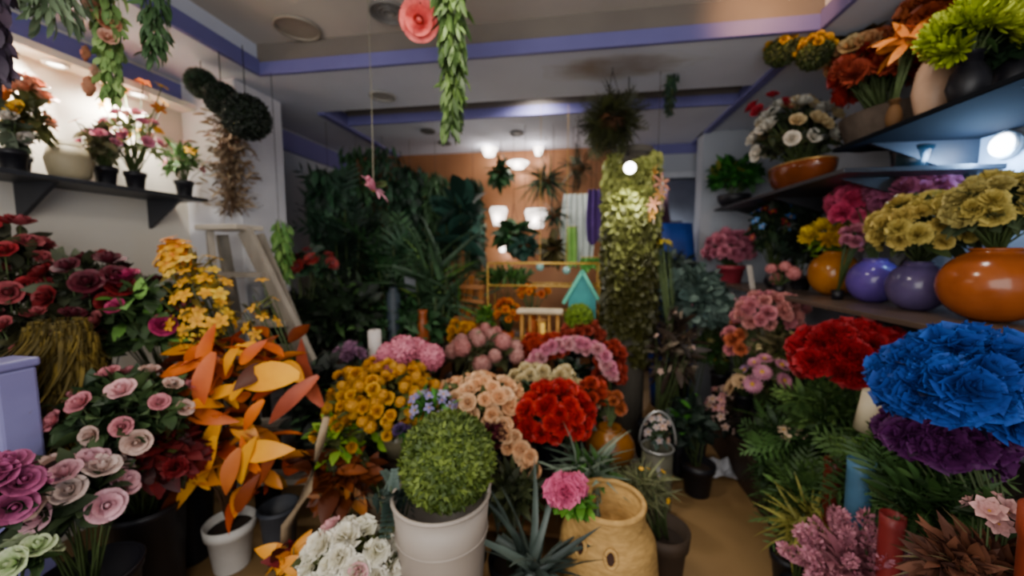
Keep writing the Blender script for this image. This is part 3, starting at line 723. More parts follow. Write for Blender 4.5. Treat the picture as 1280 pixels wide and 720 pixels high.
# ochre trailing amaranth
c = at(100, 420, 1.5); t = empty('trailing_amaranth', (c.x, c.y, BENCH), 'ochre trailing amaranth spilling over the bench front', 'flower bunch'); make_pot('vase', .085, .5, BLACK, t)
rng = np.random.default_rng(12); n = 1500; an = rng.random(n)*6.28; u = rng.random(n); 
px_ = np.stack([.125*np.cos(an)*(.4+.7*np.sqrt(u)), .12*np.sin(an)*(.4+.7*np.sqrt(u))-.06, .64-.56*u**1.4], 1)
scatter('tassels', 'blade', px_, np.stack([.2*np.cos(an), .2*np.sin(an)-.1, -1+0*u], 1), .10+.08*rng.random(n), mat('#7a641c', '#40350c', .8), rng, .9, None, t, (c.x, c.y, BENCH))
# lavender bin
p = at(4, 450, 1.25); t = empty('pedestal', (p.x, p.y, 0), 'tall lavender square pedestal at the left edge behind the magenta flowers', 'pedestal')
MB().box((-.05, -.05, 0), (.05, .05, p.z-.03), bev=.01).obj('body', mat('#8380b2', '#6f6c9e', .5), t); MB().box((-.057, -.057, p.z-.03), (.057, .057, p.z), bev=.008).obj('cap', mat('#7b78aa', '#6a6698', .5), t)
PALEP = mat('#dfaeb0', '#b97c84', .6); BLUSH = mat('#d8b8aa', '#a8867c', .6); LPINK = mat('#dcacb6', '#b8838f', .6)
plant('rose_bunch', 'pale pink rose bush with green leaves left of the orange leaf plant', 'flower bunch', (158, 512, 1.5), (78, 52), 0, ('bucket', .13, .46, BLACK), [('oval', 420, .085, mat('#56703f', '#24371c'))], [('rose', [PALEP, BLUSH, mat('#c98088', '#9c5660')], YELC, 26, .075)], xy=(-1.76, 1.28))
plant('leafy_bunch', 'dark red leafy bunch between the pink roses and white pot', 'flower bunch', (186, 570, 1.52), (62, 34), 0, ('bucket', .11, .42, BLACK), [('oval', 260, .12, mat('#7a1216', '#35080c')), ('oval', 60, .1, OLIVE)], [('carnation', [DRED], YELC, 8, .08)], xy=(-1.84, 1.5))
plant('rose_bunch', 'large blush roses in a black bucket at lower left', 'flower bunch', (84, 618, 1.27), (64, 46), 0, ('bucket', .13, .44, BLACK), [('oval', 200, .09, mat('#3f4f2c', '#1d2814'))], [('rose', [LPINK, BLUSH, mat('#dcc4bc', '#b09890')], YELC, 20, .09)], xy=(-1.62, .97))
plant('flower_bunch', 'magenta flower bunch cut off by the left edge', 'flower bunch', (0, 612, 1.06), (30, 40), 0, ('bucket', .11, .42, BLACK), [('oval', 80, .08, GREEN)], [('rose', [mat('#a8507c', '#702c50')], YELC, 12, .075)], xy=(-1.66, .56))
plant('flower_bunch', 'greenish white bloom low in the left corner', 'flower bunch', (30, 696, 1.12), (30, 18), 0, ('vase', .07, .32, BLACK), [('oval', 30, .08, GREEN)], [('rose', [mat('#cfd6b0', '#8fae6a')], YELC, 5, .075)], xy=(-1.52, .72))
def tub(px, d, r, h, label, m=BLACK, group=None):
    p = at(px, 600, d); p.x, p.y = settle(p.x, p.y, r*1.05, 0, h); occupy(p.x, p.y, r*1.05, 0, h); t = empty('flower_bucket', (p.x, p.y, 0), label, 'bucket', group)
    MB().lathe(pot_profile('bucket', r, h), 32).obj('bucket_wall', m, t, smooth=True)
    MB().ring((0, 0, h-.01), r*1.03, .008, 32, 6).obj('rim', m, t, smooth=True)
tub(200, 1.6, .085, .28, 'dark grey bucket left of the white pot', mat('#3a3d44', '#24262b', .5))

# ---- yellow blossom branch
YB = mat('#eeb41a', '#bf7a0c', .6); YB2 = mat('#f2a024', '#cf6f10', .6)
plant('blossom_branch', 'tall yellow blossom branches in front of the stepladder', 'flower bunch', (250, 385, 1.78), (42, 82), 0, ('bucket', .085, .5, BLACK), [('lance', 130, .08, mat('#8a7a20', '#5c4a12'))], [('blossom', [YB, mat('#e6c22a', '#b8860e')], YELC, 90, .075, {'zmin': -.95, 'jit': .5}), ('blossom', [YB2, YB], ORG, 24, .11, {'rad': .35, 'off': (-.75, 0, .72)})], xy=(-1.78, 1.62))
plant('blossom_spray', 'thin yellow blossom spray crossing the ladder rungs', 'flower bunch', (325, 405, 1.85), (26, 60), 0, ('vase', .06, .3, BLACK), [('lance', 20, .07, OLIVE)], [('orchid', [YB], YELC, 16, .07, {'zmin': -.9, 'jit': .6})], xy=(-1.42, 2.0))

# ---- autumn leaf plant in the white pot
LEAFO = mat('#ea7a0a', '#a83c04', .5, 5); LEAFY = mat('#f4ac06', '#cc7a04', .45, 5); LEAFR = mat('#b85a3c', '#7a2e1c', .5, 5); LEAFD = mat('#8a3c10', '#4a1c08', .5, 5)
pp = at(290, 690, 1.86); t = empty('autumn_leaf_plant', (pp.x, pp.y, 0), 'artificial magnolia with orange and yellow autumn leaves in a white pot', 'potted plant')
make_pot('pot', .105, .225, mat('#d9d4cc', '#b9b2a8', .5), t); MB().lathe([(0, .19), (.09, .19), (0, .205)], 20).obj('soil', mat('#2e2118', '#1a120c', .9), t)
rng = np.random.default_rng(44); rn = random.Random(44)
ctr = [(275, 455, 56, 44), (240, 470, 40, 36), (330, 455, 44, 34), (285, 520, 50, 46), (300, 570, 52, 46), (250, 585, 30, 26), (335, 585, 30, 26)]
stm = MB(); P = {0: [], 1: [], 2: []}; Dd = {0: [], 1: [], 2: []}; S = {0: [], 1: [], 2: []}
for k, (cx, cy, rx, ry) in enumerate(ctr):
    dd = 1.68+.12*rn.random(); cc = at(cx, cy, dd) - pp; cc.z += pp.z
    stm.tube([(0, 0, .19), (cc.x*.4, cc.y*.4, .19+(cc.z-.19)*.6), tuple(cc)], [.009, .006, .004], 6)
    for i in range(19):
        a = i*2.4; e = rn.uniform(-.5, .9); dv = np.array([math.cos(a)*math.cos(e), math.sin(a)*math.cos(e)*.8, math.sin(e)])
        q = np.array(cc) + dv*.03 + rng.normal(0, .05, 3)*[1, .6, 1]; w = rn.choice([0, 0, 1, 2] if k < 4 else [0, 1, 1, 2])
        P[w].append(q); Dd[w].append(dv); S[w].append(rn.uniform(.12, .19))
for w, mm, nm in ((0, LEAFO, 'orange_leaves'), (1, LEAFY, 'yellow_leaves'), (2, LEAFD, 'brown_leaves')):
    scatter(nm, 'big', P[w], Dd[w], S[w], mm, rng, .7, None, t, (pp.x, pp.y, 0))
def one_leaf(px0, py0, px1, py1, d0, d1, m, roll, nm, wide=1):
    a, b = at(px0, py0, d0), at(px1, py1, d1); lv = L['big']; V = lv[0]*np.array([wide, 1, .6]); ln = (b-a).length
    o = scatter(nm, (V, lv[1]), [tuple(a-Vector((pp.x, pp.y, 0)))], [tuple(b-a)], [ln], m, np.random.default_rng(1), 0, [0.], t, (pp.x, pp.y, 0))
    return o
def turned(px0, py0, px1, py1, d0, d1, m, nm, wide, face):
    """one big leaf from stalk to tip whose face looks along `face`"""
    a, b = at(px0, py0, d0)-Vector((pp.x, pp.y, 0)), at(px1, py1, d1)-Vector((pp.x, pp.y, 0)); Y = (b-a).normalized(); f = Vector(face)
    Z = (f - Y*f.dot(Y)).normalized(); X = Y.cross(Z); ln = (b-a).length; V, Fs = L['big']
    W = [a + (X*(v[0]*wide) + Y*v[1] + Z*(v[2]*.5+.06*math.sin(PI*min(1, v[1]))))*ln for v in V]
    return link(nm, mesh_np(nm, [tuple(w) for w in W], [tuple(f) for f in Fs.tolist()], m, V[:, 1]*.5), t)
turned(374, 470, 288, 474, 1.60, 1.58, LEAFY, 'yellow_leaf', 1.0, (.3, -1, .75))
turned(404, 508, 366, 424, 1.72, 1.78, LEAFR, 'red_leaf', .6, (-.3, -1, .3))
turned(398, 470, 328, 532, 1.66, 1.62, LEAFR, 'red_leaf', .5, (.2, -1, .4))
turned(255, 590, 212, 640, 1.66, 1.6, LEAFY, 'yellow_leaf', .75, (-.2, -1, .3))
turned(300, 565, 362, 562, 1.62, 1.58, LEAFY, 'yellow_leaf', .8, (.1, -1, .5))
turned(270, 545, 250, 600, 1.6, 1.56, LEAFY, 'yellow_leaf', 1.1, (-.1, -1, .2))
turned(250, 455, 195, 470, 1.62, 1.56, LEAFO, 'orange_leaf', .8, (.0, -1, .5))
turned(268, 440, 242, 520, 1.6, 1.55, mat('#d8703a', '#a3431c', .5, 5), 'orange_leaf', .7, (.1, -1, .1))
turned(300, 560, 276, 622, 1.6, 1.56, mat('#c8702c', '#8f3e14', .5, 5), 'orange_leaf', .8, (.1, -1, .1))
turned(255, 470, 262, 405, 1.64, 1.64, LEAFO, 'orange_leaf', .7, (.1, -1, .2))
turned(300, 455, 330, 425, 1.64, 1.64, LEAFO, 'orange_leaf', .8, (.1, -1, .2))
for q in ((262, 578, 270, 520, 1.60, LEAFY, .95), (300, 604, 312, 548, 1.58, LEAFY, .8), (326, 592, 296, 548, 1.61, LEAFO, .7), (228, 512, 292, 528, 1.60, LEAFO, .6),
          (288, 500, 318, 462, 1.60, LEAFY, .7), (262, 496, 300, 482, 1.62, LEAFY, .7), (330, 500, 300, 540, 1.63, LEAFO, .8), (262, 612, 236, 570, 1.62, LEAFY, .7),
          (318, 610, 340, 570, 1.62, LEAFD, .8), (296, 640, 318, 596, 1.6, LEAFD, .7), (210, 470, 245, 500, 1.62, LEAFO, .6), (300, 430, 276, 470, 1.6, LEAFY, .8), (230, 450, 262, 430, 1.64, LEAFO, .8)):
    turned(q[0], q[1], q[2], q[3], q[4]+.03, q[4], q[5], 'yellow_leaf' if q[5] is LEAFY else 'orange_leaf' if q[5] is LEAFO else 'brown_leaf', q[6], (.15*math.sin(q[0]), -1, .35))
stm.obj('stems', mat('#4a3018', '#2c1c0e', .7), t, smooth=True)

# leaning dry branch
a, b = at(350, 694, 1.60), at(408, 522, 1.56); a.z = max(a.z, .012); t = empty('dry_branch', (a.x, a.y, 0), 'pale bent dry branch standing right of the white pot', 'branch')
mid = a.lerp(b, .5)+Vector((.02, 0, -.01)); MB().tube([(0, 0, .004)]+[tuple(q-Vector((a.x, a.y, 0))) for q in (a.lerp(b, .2)+Vector((-.012, 0, .01)), mid, a.lerp(b, .8)+Vector((.012, 0, 0)), b)], [.021, .02, .018, .016, .013], 10).obj('bark', mat('#9c8668', '#705a40', .8, 12, bump=.6), t, smooth=True)

# dark autumn plant and small yellow leaves between branch and pail
plant('autumn_leaf_plant', 'rust brown leafy plant right of the dry branch', 'potted plant', (424, 602, 1.78), (42, 46), 0, ('pot', .1, .22, BLACK), [('big', 90, .15, mat('#8a4414', '#4a1e08', .5)), ('big', 14, .14, mat('#c27a1a', '#8c4a0c', .5))], [])
plant('autumn_leaf_plant', 'small plant with yellow and red leaves below the dry branch', 'potted plant', (362, 700, 1.5), (26, 26), 0, ('pot', .06, .1, BLACK), [('big', 12, .12, LEAFY), ('big', 10, .12, DRED)], [])

# ================================================================== CENTRE FOREGROUND
CREAMW = mat('#f4f0e4', '#d6ceb0', .6)
plant('chrysanthemum_bunch', 'white chrysanthemum bunch at the bottom left of the tall white pail', 'flower bunch', (442, 702, 1.32), (56, 34), 0, ('pot', .11, .24, BLACK), [('oval', 200, .07, OLIVE, {'r1': 1.15}), ('round', 25, .05, GREENC)], [('carnation', [CREAMW, mat('#f2eede', '#d0cbac')], GREENC, 22, .088), ('rose', [PALEP], YELC, 2, .07, {'off': (.1, 0, .5)})])
# tall white pail with ball of boxwood
p = at(552, 614, 1.36); pr, ph = .168, p.z; t = empty('flower_pail', (p.x, p.y, 0), 'tall off-white metal pail holding the round boxwood ball', 'pail')
PAIL = mat('#ada195', '#8a7e72', .45, 4)
MB().lathe([(0, 0), (.115, 0), (.118, .012), (pr*.95, ph*.80), (pr*.965, ph*.81), (pr*.955, ph*.83), (pr, ph-.006), (pr-.006, ph-.01), (.112, .03), (0, .03)], 40).obj('body', PAIL, t, smooth=True)
MB().ring((0, 0, ph-.004), pr, .007, 40, 8).obj('rim', PAIL, t, smooth=True)
MB().ring((0, 0, ph*.80), pr*.955, .004, 40, 6).obj('band', PAIL, t, smooth=True)
hp_ = [(-pr*.97, -.02, ph-.03)] + [(-pr*1.02*math.cos(a)+.0, .05*math.sin(a)+.03, ph+.17*math.sin(a)) for a in [PI*(.04+.92*i/16) for i in range(17)]] + [(pr*.97, -.02, ph-.03)]
hp2 = [(x*.98, y*1+.06*math.sin(min(1, max(0, (z-ph)/.17))*PI/2), z) for x, y, z in hp_]
MB().tube(hp2, .005, 8).obj('handle', PAIL, t, smooth=True)
topiary('round green boxwood ball sitting in the tall white pail', 560, 574, 1.36, 54, mat('#768830', '#384a14', .6), n=2600)
plant('eucalyptus_sprig', 'grey-green eucalyptus sprigs left of the boxwood ball', 'foliage bunch', (492, 618, 1.38), (30, 30), 0, ('vase', .055, .4, mat('#3c4448', '#24292c', .4)), [('sprig', 16, .13, GREYG)], [], xy=(-.66, 1.30))
# yellow bunch in glass jar
YB3 = mat('#dc9c08', '#9a6404', .6)
plant('flower_bunch', 'large mustard yellow flower bunch in a glass jar left of the boxwood ball', 'flower bunch', (480, 500, 1.92), (70, 50), .42, ('cup', .085, .14, mat('#8d8468', '#6b634c', .2)), [('oval', 150, .07, OLIVE), ('oval', 40, .09, LIME, {'off': (-.6, 0, -.6)})], [('carnation', [YB3, mat('#e0a818', '#a06c0c')], BROWNC, 95, .052, {'jit': .35}), ('hydrangea', [YB3, mat('#dca010', '#9a660a')], BROWNC, 95, .06, {'jit': .3, 'name': 'blossom_ball'})], xy=(-.95, 1.88))
plant('hydrangea', 'dusty pink hydrangea heads above the mustard yellow flowers', 'flower bunch', (508, 453, 2.05), (36, 20), .42, ('vase', .06, .26, BLACK), [('oval', 20, .09, OLIVE)], [('hydrangea', [mat('#dc8496', '#b25a70', .6)], PINKM, 8, .15)], xy=(-.85, 2.05))
LAV = mat('#8f86b4', '#665c92', .6); VIO = mat('#47305e', '#261836', .6)
plant('flower_bunch', 'lavender blue flower bunch behind the boxwood ball', 'flower bunch', (540, 506, 1.78), (34, 18), .42, ('vase', .05, .18, BLACK), [('lance', 90, .08, BRIGHTG)], [('blossom', [LAV, mat('#a69dbe', '#7c739c')], YELC, 22, .06)], xy=(-.62, 1.84))
plant('flower_bunch', 'single dark violet flower left of the boxwood ball', 'flower bunch', (502, 541, 1.72), (6, 7), .42, ('vase', .04, .13, BLACK), [('lance', 12, .06, BRIGHTG)], [('rose', [VIO], VIO, 3, .06)], xy=(-.74, 1.84))
plant('green_plant', 'lime green leafy plant left of the mustard flowers', 'potted plant', (420, 552, 1.78), (26, 34), 0, ('pot', .1, .4, mat('#6b5f4a', '#4a4032', .7)), [('oval', 90, .10, LIME), ('oval', 60, .09, OLIVE)], [('carnation', [YB3], BROWNC, 5, .055)])
# peach roses
PCH = mat('#eab888', '#c48a58', .6); PCH2 = mat('#e6bf94', '#bd8a60', .6); CRM = mat('#dccb9c', '#ac9662', .6)
plant('rose_bunch', 'wide peach rose bunch in the middle of the low table', 'flower bunch', (600, 506, 1.98), (62, 38), .42, ('bucket', .09, .15, BLACK), [('oval', 160, .06, OLIVE)], [('rose', [PCH, PCH2], YELC, 90, .075)], xy=(-.45, 2.0))
# trailing garland of peach roses from the bunch down the table front
t0_ = at(618, 505, 1.82); t = empty('rose_garland', (t0_.x, t0_.y, t0_.z), 'garland of peach roses trailing down the front of the low table', 'garland')
rn = random.Random(9); pts = [(618, 512, 1.84), (632, 528, 1.78), (640, 545, 1.745), (650, 562, 1.735), (660, 580, 1.725), (672, 588, 1.72)]
gp = [at(*q)-t0_ for q in pts]
MB().tube([tuple(g) for g in gp], .006, 6).obj('stem', STEM, t)
for i in range(22):
    u = i/21*(len(gp)-1); a, b = gp[int(min(u, len(gp)-2))], gp[int(min(u, len(gp)-2))+1]; q = a.lerp(b, u-int(min(u, len(gp)-2)))
    put_flower('bloom', 'rose', [PCH, PCH2][i % 2], YELC, (q.x+rn.uniform(-.035, .035), q.y-.02+rn.uniform(-.01, .01), q.z+rn.uniform(-.02, .02)), (rn.uniform(-.5, .5), -1, .35), .065, t, rn)
plant('flower_bunch', 'dark wine red flower beside the peach garland', 'flower bunch', (621, 546, 1.76), (10, 14), .42, ('vase', .035, .08, BLACK), [('oval', 8, .06, DKGREEN)], [('carnation', [BURG], YELC, 5, .07)], xy=(-.36, 1.85))
RED = mat('#b81a14', '#6c0a08', .55); ORED = mat('#b8381a', '#74200e', .55)
plant('flower_bunch', 'bright red flower bunch at the front right of the low table', 'flower bunch', (694, 524, 1.88), (46, 42), .42, ('bucket', .08, .13, BLACK), [('oval', 60, .07, DKGREEN)], [('carnation', [RED, mat('#c8241a', '#7c0e0a', .55)], YELC, 62, .085)], xy=(-.10, 1.92))
plant('flower_bunch', 'orange-red flower bunch behind the bright red ones', 'flower bunch', (738, 500, 2.05), (18, 24), .42, ('vase', .05, .16, BLACK), [('oval', 20, .07, DKGREEN)], [('carnation', [ORED], YELC, 16, .075)], xy=(.07, 2.1))
plant('flower_bunch', 'cream flower bunch between the peach roses and the pink arch', 'flower bunch', (680, 476, 2.15), (46, 16), .42, ('vase', .06, .2, BLACK), [('oval', 60, .07, GREEN)], [('carnation', [CRM], YELC, 26, .07)], xy=(-.2, 2.2))
plant('green_plant', 'small dark green plant between the cream and red flowers', 'potted plant', (660, 490, 2.02), (18, 14), .42, ('pot', .05, .1, BLACK), [('oval', 90, .06, GREEN)], [], xy=(-.28, 2.13))
# tray of pink blooms
p = at(604, 452, 2.5); t = empty('round_tray', (p.x, p.y+.02, .60), 'round pale tray under the pink and green flower heads', 'tray')
MB().lathe([(0, 0), (.2, 0), (.235, .02), (.24, .02), (.205, -.0), (0, .004)], 40).obj('dish', mat('#c4b69c', '#a1937a', .4), t, smooth=True)
PK2 = mat('#cf8a84', '#a05c58', .6)
plant('flower_bunch', 'dusty pink flower heads with green foliage on the round tray', 'flower bunch', (604, 440, 2.48), (46, 24), .623, ('bowl', .09, .08, BROWNC), [('oval', 150, .08, mat('#5f6038', '#3a3c20'))], [('hydrangea', [PK2, mat('#c9938a', '#98605a')], PINKM, 14, .11)], xy=(p.x, p.y+.02))
plant('flower_bunch', 'orange-red flower mass behind the pink arch', 'flower bunch', (680, 436, 2.6), (28, 16), .60, ('vase', .06, .2, BLACK), [('oval', 30, .07, DKGREEN)], [('carnation', [ORED], YELC, 26, .09)], xy=(-.28, 2.62))
plant('flower_bunch', 'orange-red flower bunch right of the pink arch by the column', 'flower bunch', (762, 462, 2.42), (16, 38), .60, ('vase', .05, .16, BLACK), [('oval', 30, .07, DKGREEN)], [('carnation', [mat('#a8321c', '#66180c')], YELC, 26, .08)], xy=(.14, 2.5))
plant('flower_bunch', 'brick red flower bunch below the lime green ball', 'flower bunch', (728, 418, 2.7), (24, 14), .60, ('vase', .05, .22, BLACK), [('oval', 20, .07, DKGREEN)], [('carnation', [mat('#a03a26', '#6a2014')], YELC, 18, .085)], xy=(0, 2.76))
# pink arch
cA = at(714, 470, 2.36); t = empty('flower_arch', (cA.x, cA.y, .60), 'low arch of dusty pink flowers over the dark green plant', 'flower arch')
rn = random.Random(21); ar = [(math.cos(PI-PI*i/16)*.235, .0, cA.z-.60+.03+.17*math.sin(PI*i/16)) for i in range(17)]
MB().tube([(-.235, 0, 0)]+ar+[(.235, 0, 0)], .006, 6).obj('frame', STEM, t)
for i in range(34):
    u = i/33*16; a = Vector(ar[int(min(u, 15))]).lerp(Vector(ar[int(min(u, 15))+1]), u-int(min(u, 15)))
    put_flower('bloom', 'carnation', [PINKM, mat('#d8a0a4', '#ad6c74')][i % 2], YELC, a+Vector((rn.uniform(-.02, .02), -.02+rn.uniform(-.02, .02), rn.uniform(-.02, .02))), (rn.uniform(-.6, .6), -1, .5), .07, t, rn)
plant('green_plant', 'dark green plant under the pink flower arch', 'potted plant', (712, 464, 2.44), (26, 16), .60, ('pot', .05, .07, BLACK), [('oval', 130, .07, DKGREEN)], [], xy=(cA.x-.02, cA.y+.12))
plant('flower_bunch', 'pale pink and cream spray under the right end of the arch', 'flower bunch', (752, 512, 2.12), (14, 24), .42, ('vase', .04, .1, BLACK), [('oval', 30, .06, OLIVE)], [('blossom', [BLUSH, CRM], YELC, 14, .06)], xy=(.14, 2.08))
# amber ball vase
AMB = mat('#7a4a10', '#4d2c08', .3)
p = at(768, 548, 2.0); t = empty('ball_vase', (.2, 1.93, .42), 'dark amber round vase at the right end of the low table', 'vase'); make_pot('ball', .125, .21, AMB, t, name='body')
plant('flower_bunch', 'rusty orange small flowers rising from the dark amber vase', 'flower bunch', (766, 506, 2.0), (14, 12), .635, None, [('oval', 14, .06, OLIVE)], [('carnation', [mat('#a8562a', '#6f3214')], YELC, 7, .06)], xy=(.2, 1.93))
# wire hoop with white blossoms
p = at(822, 545, 2.2); t = empty('glass_vase', (p.x, p.y, 0), 'silver hooped glass vase right of the column foot', 'vase')
SILV = mat('#b9b9b6', '#8f8f8d', .3, metal=.6)
MB().lathe([(0, 0), (.08, 0), (.085, .02), (.085, .40), (.081, .40), (.08, .02), (0, .02)], 28).obj('body', mat('#5d5a4c', '#45433a', .2), t, smooth=True)
hz = .42; MB().tube([(.1*math.cos(PI*i/14), 0, hz+.19*math.sin(PI*i/14)) for i in range(15)], .006, 8).obj('hoop', SILV, t, smooth=True); MB().ring((0, 0, .40), .088, .006, 28, 6).obj('rim', SILV, t, smooth=True)
plant('flower_bunch', 'greyish pink blossoms inside the silver hooped vase', 'flower bunch', (822, 540, 2.2), (17, 24), .405, None, [('oval', 30, .06, GREYG)], [('blossom', [BLUSH, mat('#b0a0a0', '#857878')], YELC, 18, .055)], xy=(p.x, p.y), stems=True)
# woven belly basket
p = at(760, 625, 1.5); t = empty('belly_basket', (p.x, p.y, 0), 'round woven straw belly basket beside the tan path', 'basket')
WOV = mat('#c49a58', '#8f6a34', .75, 30, bump=.5, stretch=(1, 1, 3)); bh = p.z
prof = [(0, 0), (.11, 0)]; k = 44
def brad(u):
    if u < .5: return .135+.055*math.sin(PI/2*u/.5)
    if u < .74: return .19-.012*((u-.5)/.24)
    if u < .87: return .178-.04*((u-.74)/.13)
    return .138 - .004*(u-.87)/.13
for i in range(k+1):
    u = i/k; prof += [(brad(u)+.0045, bh*u), (brad(u)-.002, bh*min(1, u+.5/k))]
prof += [(.128, bh), (.126, bh*.75), (0, bh*.7)]
MB().lathe(prof, 56).obj('weave', WOV, t, smooth=True)
MB().ring((0, 0, bh), .134, .011, 48, 8).obj('rim', WOV, t, smooth=True)
for sx in (-1, 1):
    a0 = -PI/2 + sx*.33 - .35
    V = []; 
    mbh = MB(); cen = Vector((.166*math.cos(a0), .166*math.sin(a0), bh*.80)); X = Vector((-math.sin(a0), math.cos(a0), 0)); Y = Vector((math.cos(a0)*-.35, math.sin(a0)*-.35, .94))
    ringp = [cen + X*(.02*math.cos(q*PI/8)) + Y*(.028*math.sin(q*PI/8)) for q in range(16)]
    nrm = X.cross(Y).normalized(); nrm = nrm if nrm.dot(Vector((math.cos(a0), math.sin(a0), 0))) > 0 else -nrm
    mbh.tube([tuple(q+nrm*.004) for q in ringp]+[tuple(ringp[0]+nrm*.004)], .007, 6, 0, False)
    mbh.add([cen+nrm*.003]+[q+nrm*.003 for q in ringp], [(0, 1+i, 1+(i+1) % 16) for i in range(16)], 1)
    mbh.obj('handle', [WOV, mat('#3a1c0a', '#241006', .8)], t)
plant('carnation_plant', 'bright pink carnation with fresh green leaves leaning out of the belly basket', 'flower bunch', (714, 628, 1.36), (26, 17), bh*.76, None, [('oval', 90, .055, mat('#6fa02c', '#3c6e1a'))], [('carnation', [mat('#e66f98', '#b23e6c', .6)], PINKM, 5, .10, {'off': (-.2, 0, .9), 'rad': .4})], xy=(p.x-.02, p.y-.02))
plant('grassy_plant', 'spiky grey-green plant behind the belly basket', 'potted plant', (738, 590, 1.72), (34, 34), 0, ('pot', .1, .3, BLACK), [('blade', 80, .26, mat('#8a9a86', '#4b5a48')), ('lance', 50, .12, mat('#4f7a34', '#2a4a1c'))], [])
plant('wispy_plant', 'wispy olive plant with tiny yellow flowers right of the belly basket', 'potted plant', (800, 608, 1.72), (42, 26), 0, ('pot', .11, .3, mat('#3a2a1c', '#241a10', .7)), [('blade', 260, .10, mat('#767a4e', '#4a4c2c'))], [('blossom', [YEL], YELC, 9, .028)])
plant('agave_plant', 'dark grey-green agave with long blades left of the belly basket', 'potted plant', (668, 702, 1.4), (40, 36), 0, ('pot', .09, .16, BLACK), [('blade', 46, .36, mat('#5d6b62', '#2f3a34', .45), {'r0': .1, 'r1': .3, 'up': .9})], [], stems=False)
plant('foliage_bunch', 'dark olive foliage in shadow under the low table front', 'potted plant', (640, 615, 1.62), (36, 30), 0, ('pot', .1, .2, BLACK), [('lance', 150, .13, mat('#3c4420', '#1c220e'))], [])
tub(640, 1.5, .09, .2, 'small black bucket beneath the low table front')

# ================================================================== BACK TABLE THINGS
GOLD = mat('#d0a448', '#a07c2e', .4, metal=.2)
cx0, cx1 = at(612, 330, 3.05), at(748, 330, 3.05); t = empty('wire_rack', ((cx0.x+cx1.x)/2, 3.06, .82), 'golden wire display rack on the back table', 'rack')
hw = (cx1.x-cx0.x)/2; zt_ = at(680, 329, 3.05).z-.82; mb = MB()
for sx in (-1, 1):
    for yy in (-.14, .14): MB().tube([(sx*hw, yy, 0), (sx*hw, yy, zt_)], .006, 6).obj('post', GOLD, t, smooth=True)
for zz in (zt_, zt_*.72, zt_*.36, .03):
    r_ = MB()
    for yy in (-.14, .14): r_.tube([(-hw, yy, zz), (hw, yy, zz)], .006, 6)
    for sx in (-1, 1): r_.tube([(sx*hw, -.14, zz), (sx*hw, .14, zz)], .006, 6)
    if zz < zt_ and zz > .04:
        for i in range(1, 14): r_.tube([(-hw+2*hw*i/14, -.14, zz), (-hw+2*hw*i/14, .14, zz)], .003, 4)
    r_.obj('shelf_wires', GOLD, t, smooth=True)
# bamboo bench with white top
p = at(675, 412, 2.86); BAMB = mat('#b88238', '#86591e', .55, 5, stretch=(1, 1, 8))
t = empty('bamboo_stool', (p.x, 2.82, .6), 'small bamboo stool with a pale woven seat in front of the golden rack', 'stool')
zs_ = at(675, 386, 2.86).z-.6; MB().box((-.17, -.07, zs_-.03), (.17, .07, zs_), bev=.012).obj('seat', mat('#cdbb9c', '#a08e70', .8, 20, bump=.5), t)
for x in (-.13, .13):
    for y in (-.045, .045): MB().tube([(x*1.05, y, 0), (x, y, zs_-.03)], .012, 8).obj('leg', BAMB, t, smooth=True)
for x in (-.07, 0, .07): MB().tube([(x, -.045, .08), (x, -.045, zs_-.03)], .009, 8).obj('spindle', BAMB, t, smooth=True)
MB().tube([(-.13, -.045, .08), (.13, -.045, .08)], .009, 8).obj('stretcher', BAMB, t, smooth=True)
MB().tube([(-.13, -.045, zs_*.6), (.13, -.045, zs_*.6)], .009, 8).obj('stretcher', BAMB, t, smooth=True)
ORN = mat('#d0641a', '#98400c', .6)
plant('flower_bunch', 'orange flower bunch inside the left half of the golden rack', 'flower bunch', (634, 392, 2.98), (14, 18), .82, ('cup', .05, .08, ORN), [('oval', 16, .06, OLIVE)], [('carnation', [ORN, ORG], YELC, 20, .06)])
plant('flower_bunch', 'amber flower bunch inside the golden rack above the bamboo stool', 'flower bunch', (666, 366, 2.99), (22, 7), .82, ('vase', .05, .22, ORN), [('oval', 16, .06, OLIVE)], [('carnation', [ORG, ORN], YELC, 12, .055)])
p = at(668, 404, 2.98); t = empty('lantern', (p.x+.03, 3.1, .82), 'small glowing yellow lantern behind the bamboo stool legs', 'lantern')
MB().box((-.045, -.045, 0), (.045, .045, .02)).obj('base', BAMB, t); MB().box((-.038, -.038, .02), (.038, .038, .13)).obj('glass', mat('#e8b848', '#d09a2c', .4, emit=.5), t); MB().box((-.05, -.05, .13), (.05, .05, .15), bev=.008).obj('cap', BAMB, t)
# turquoise birdhouse
p = at(727, 400, 2.88); TEAL = mat('#3fae94', '#2c8a78', .55); TEAL2 = mat('#2c8a88', '#1d6468', .55)
t = empty('birdhouse', (p.x, 2.92, .82), 'turquoise wooden birdhouse with a peaked roof right of the golden rack', 'birdhouse')
zb = at(727, 372, 2.95).z-.82; ze = at(727, 338, 2.95).z-.82
MB().add([(-.1, -.07, .0), (.1, -.07, 0), (.1, .07, 0), (-.1, .07, 0), (-.1, -.07, zb), (.1, -.07, zb), (.1, .07, zb), (-.1, .07, zb), (0, -.07, ze-.02), (0, .07, ze-.02)],
         [(3, 2, 1, 0), (0, 1, 5, 8, 4), (2, 3, 7, 9, 6), (1, 2, 6, 5), (3, 0, 4, 7)]).obj('walls', TEAL2, t)
for sx in (-1, 1): MB().bar((0, 0, ze), (sx*.135, 0, zb-.03), .18, .02).obj('roof_panel', mat('#52c4a8', '#3a9c86', .5), t)
MB().lathe([(0, 0), (.026, 0), (.026, .004), (0, .004)], 20).obj('entrance', BLACK, t, (0, -.0745, zb*.8)).rotation_euler = (PI/2, 0, 0)
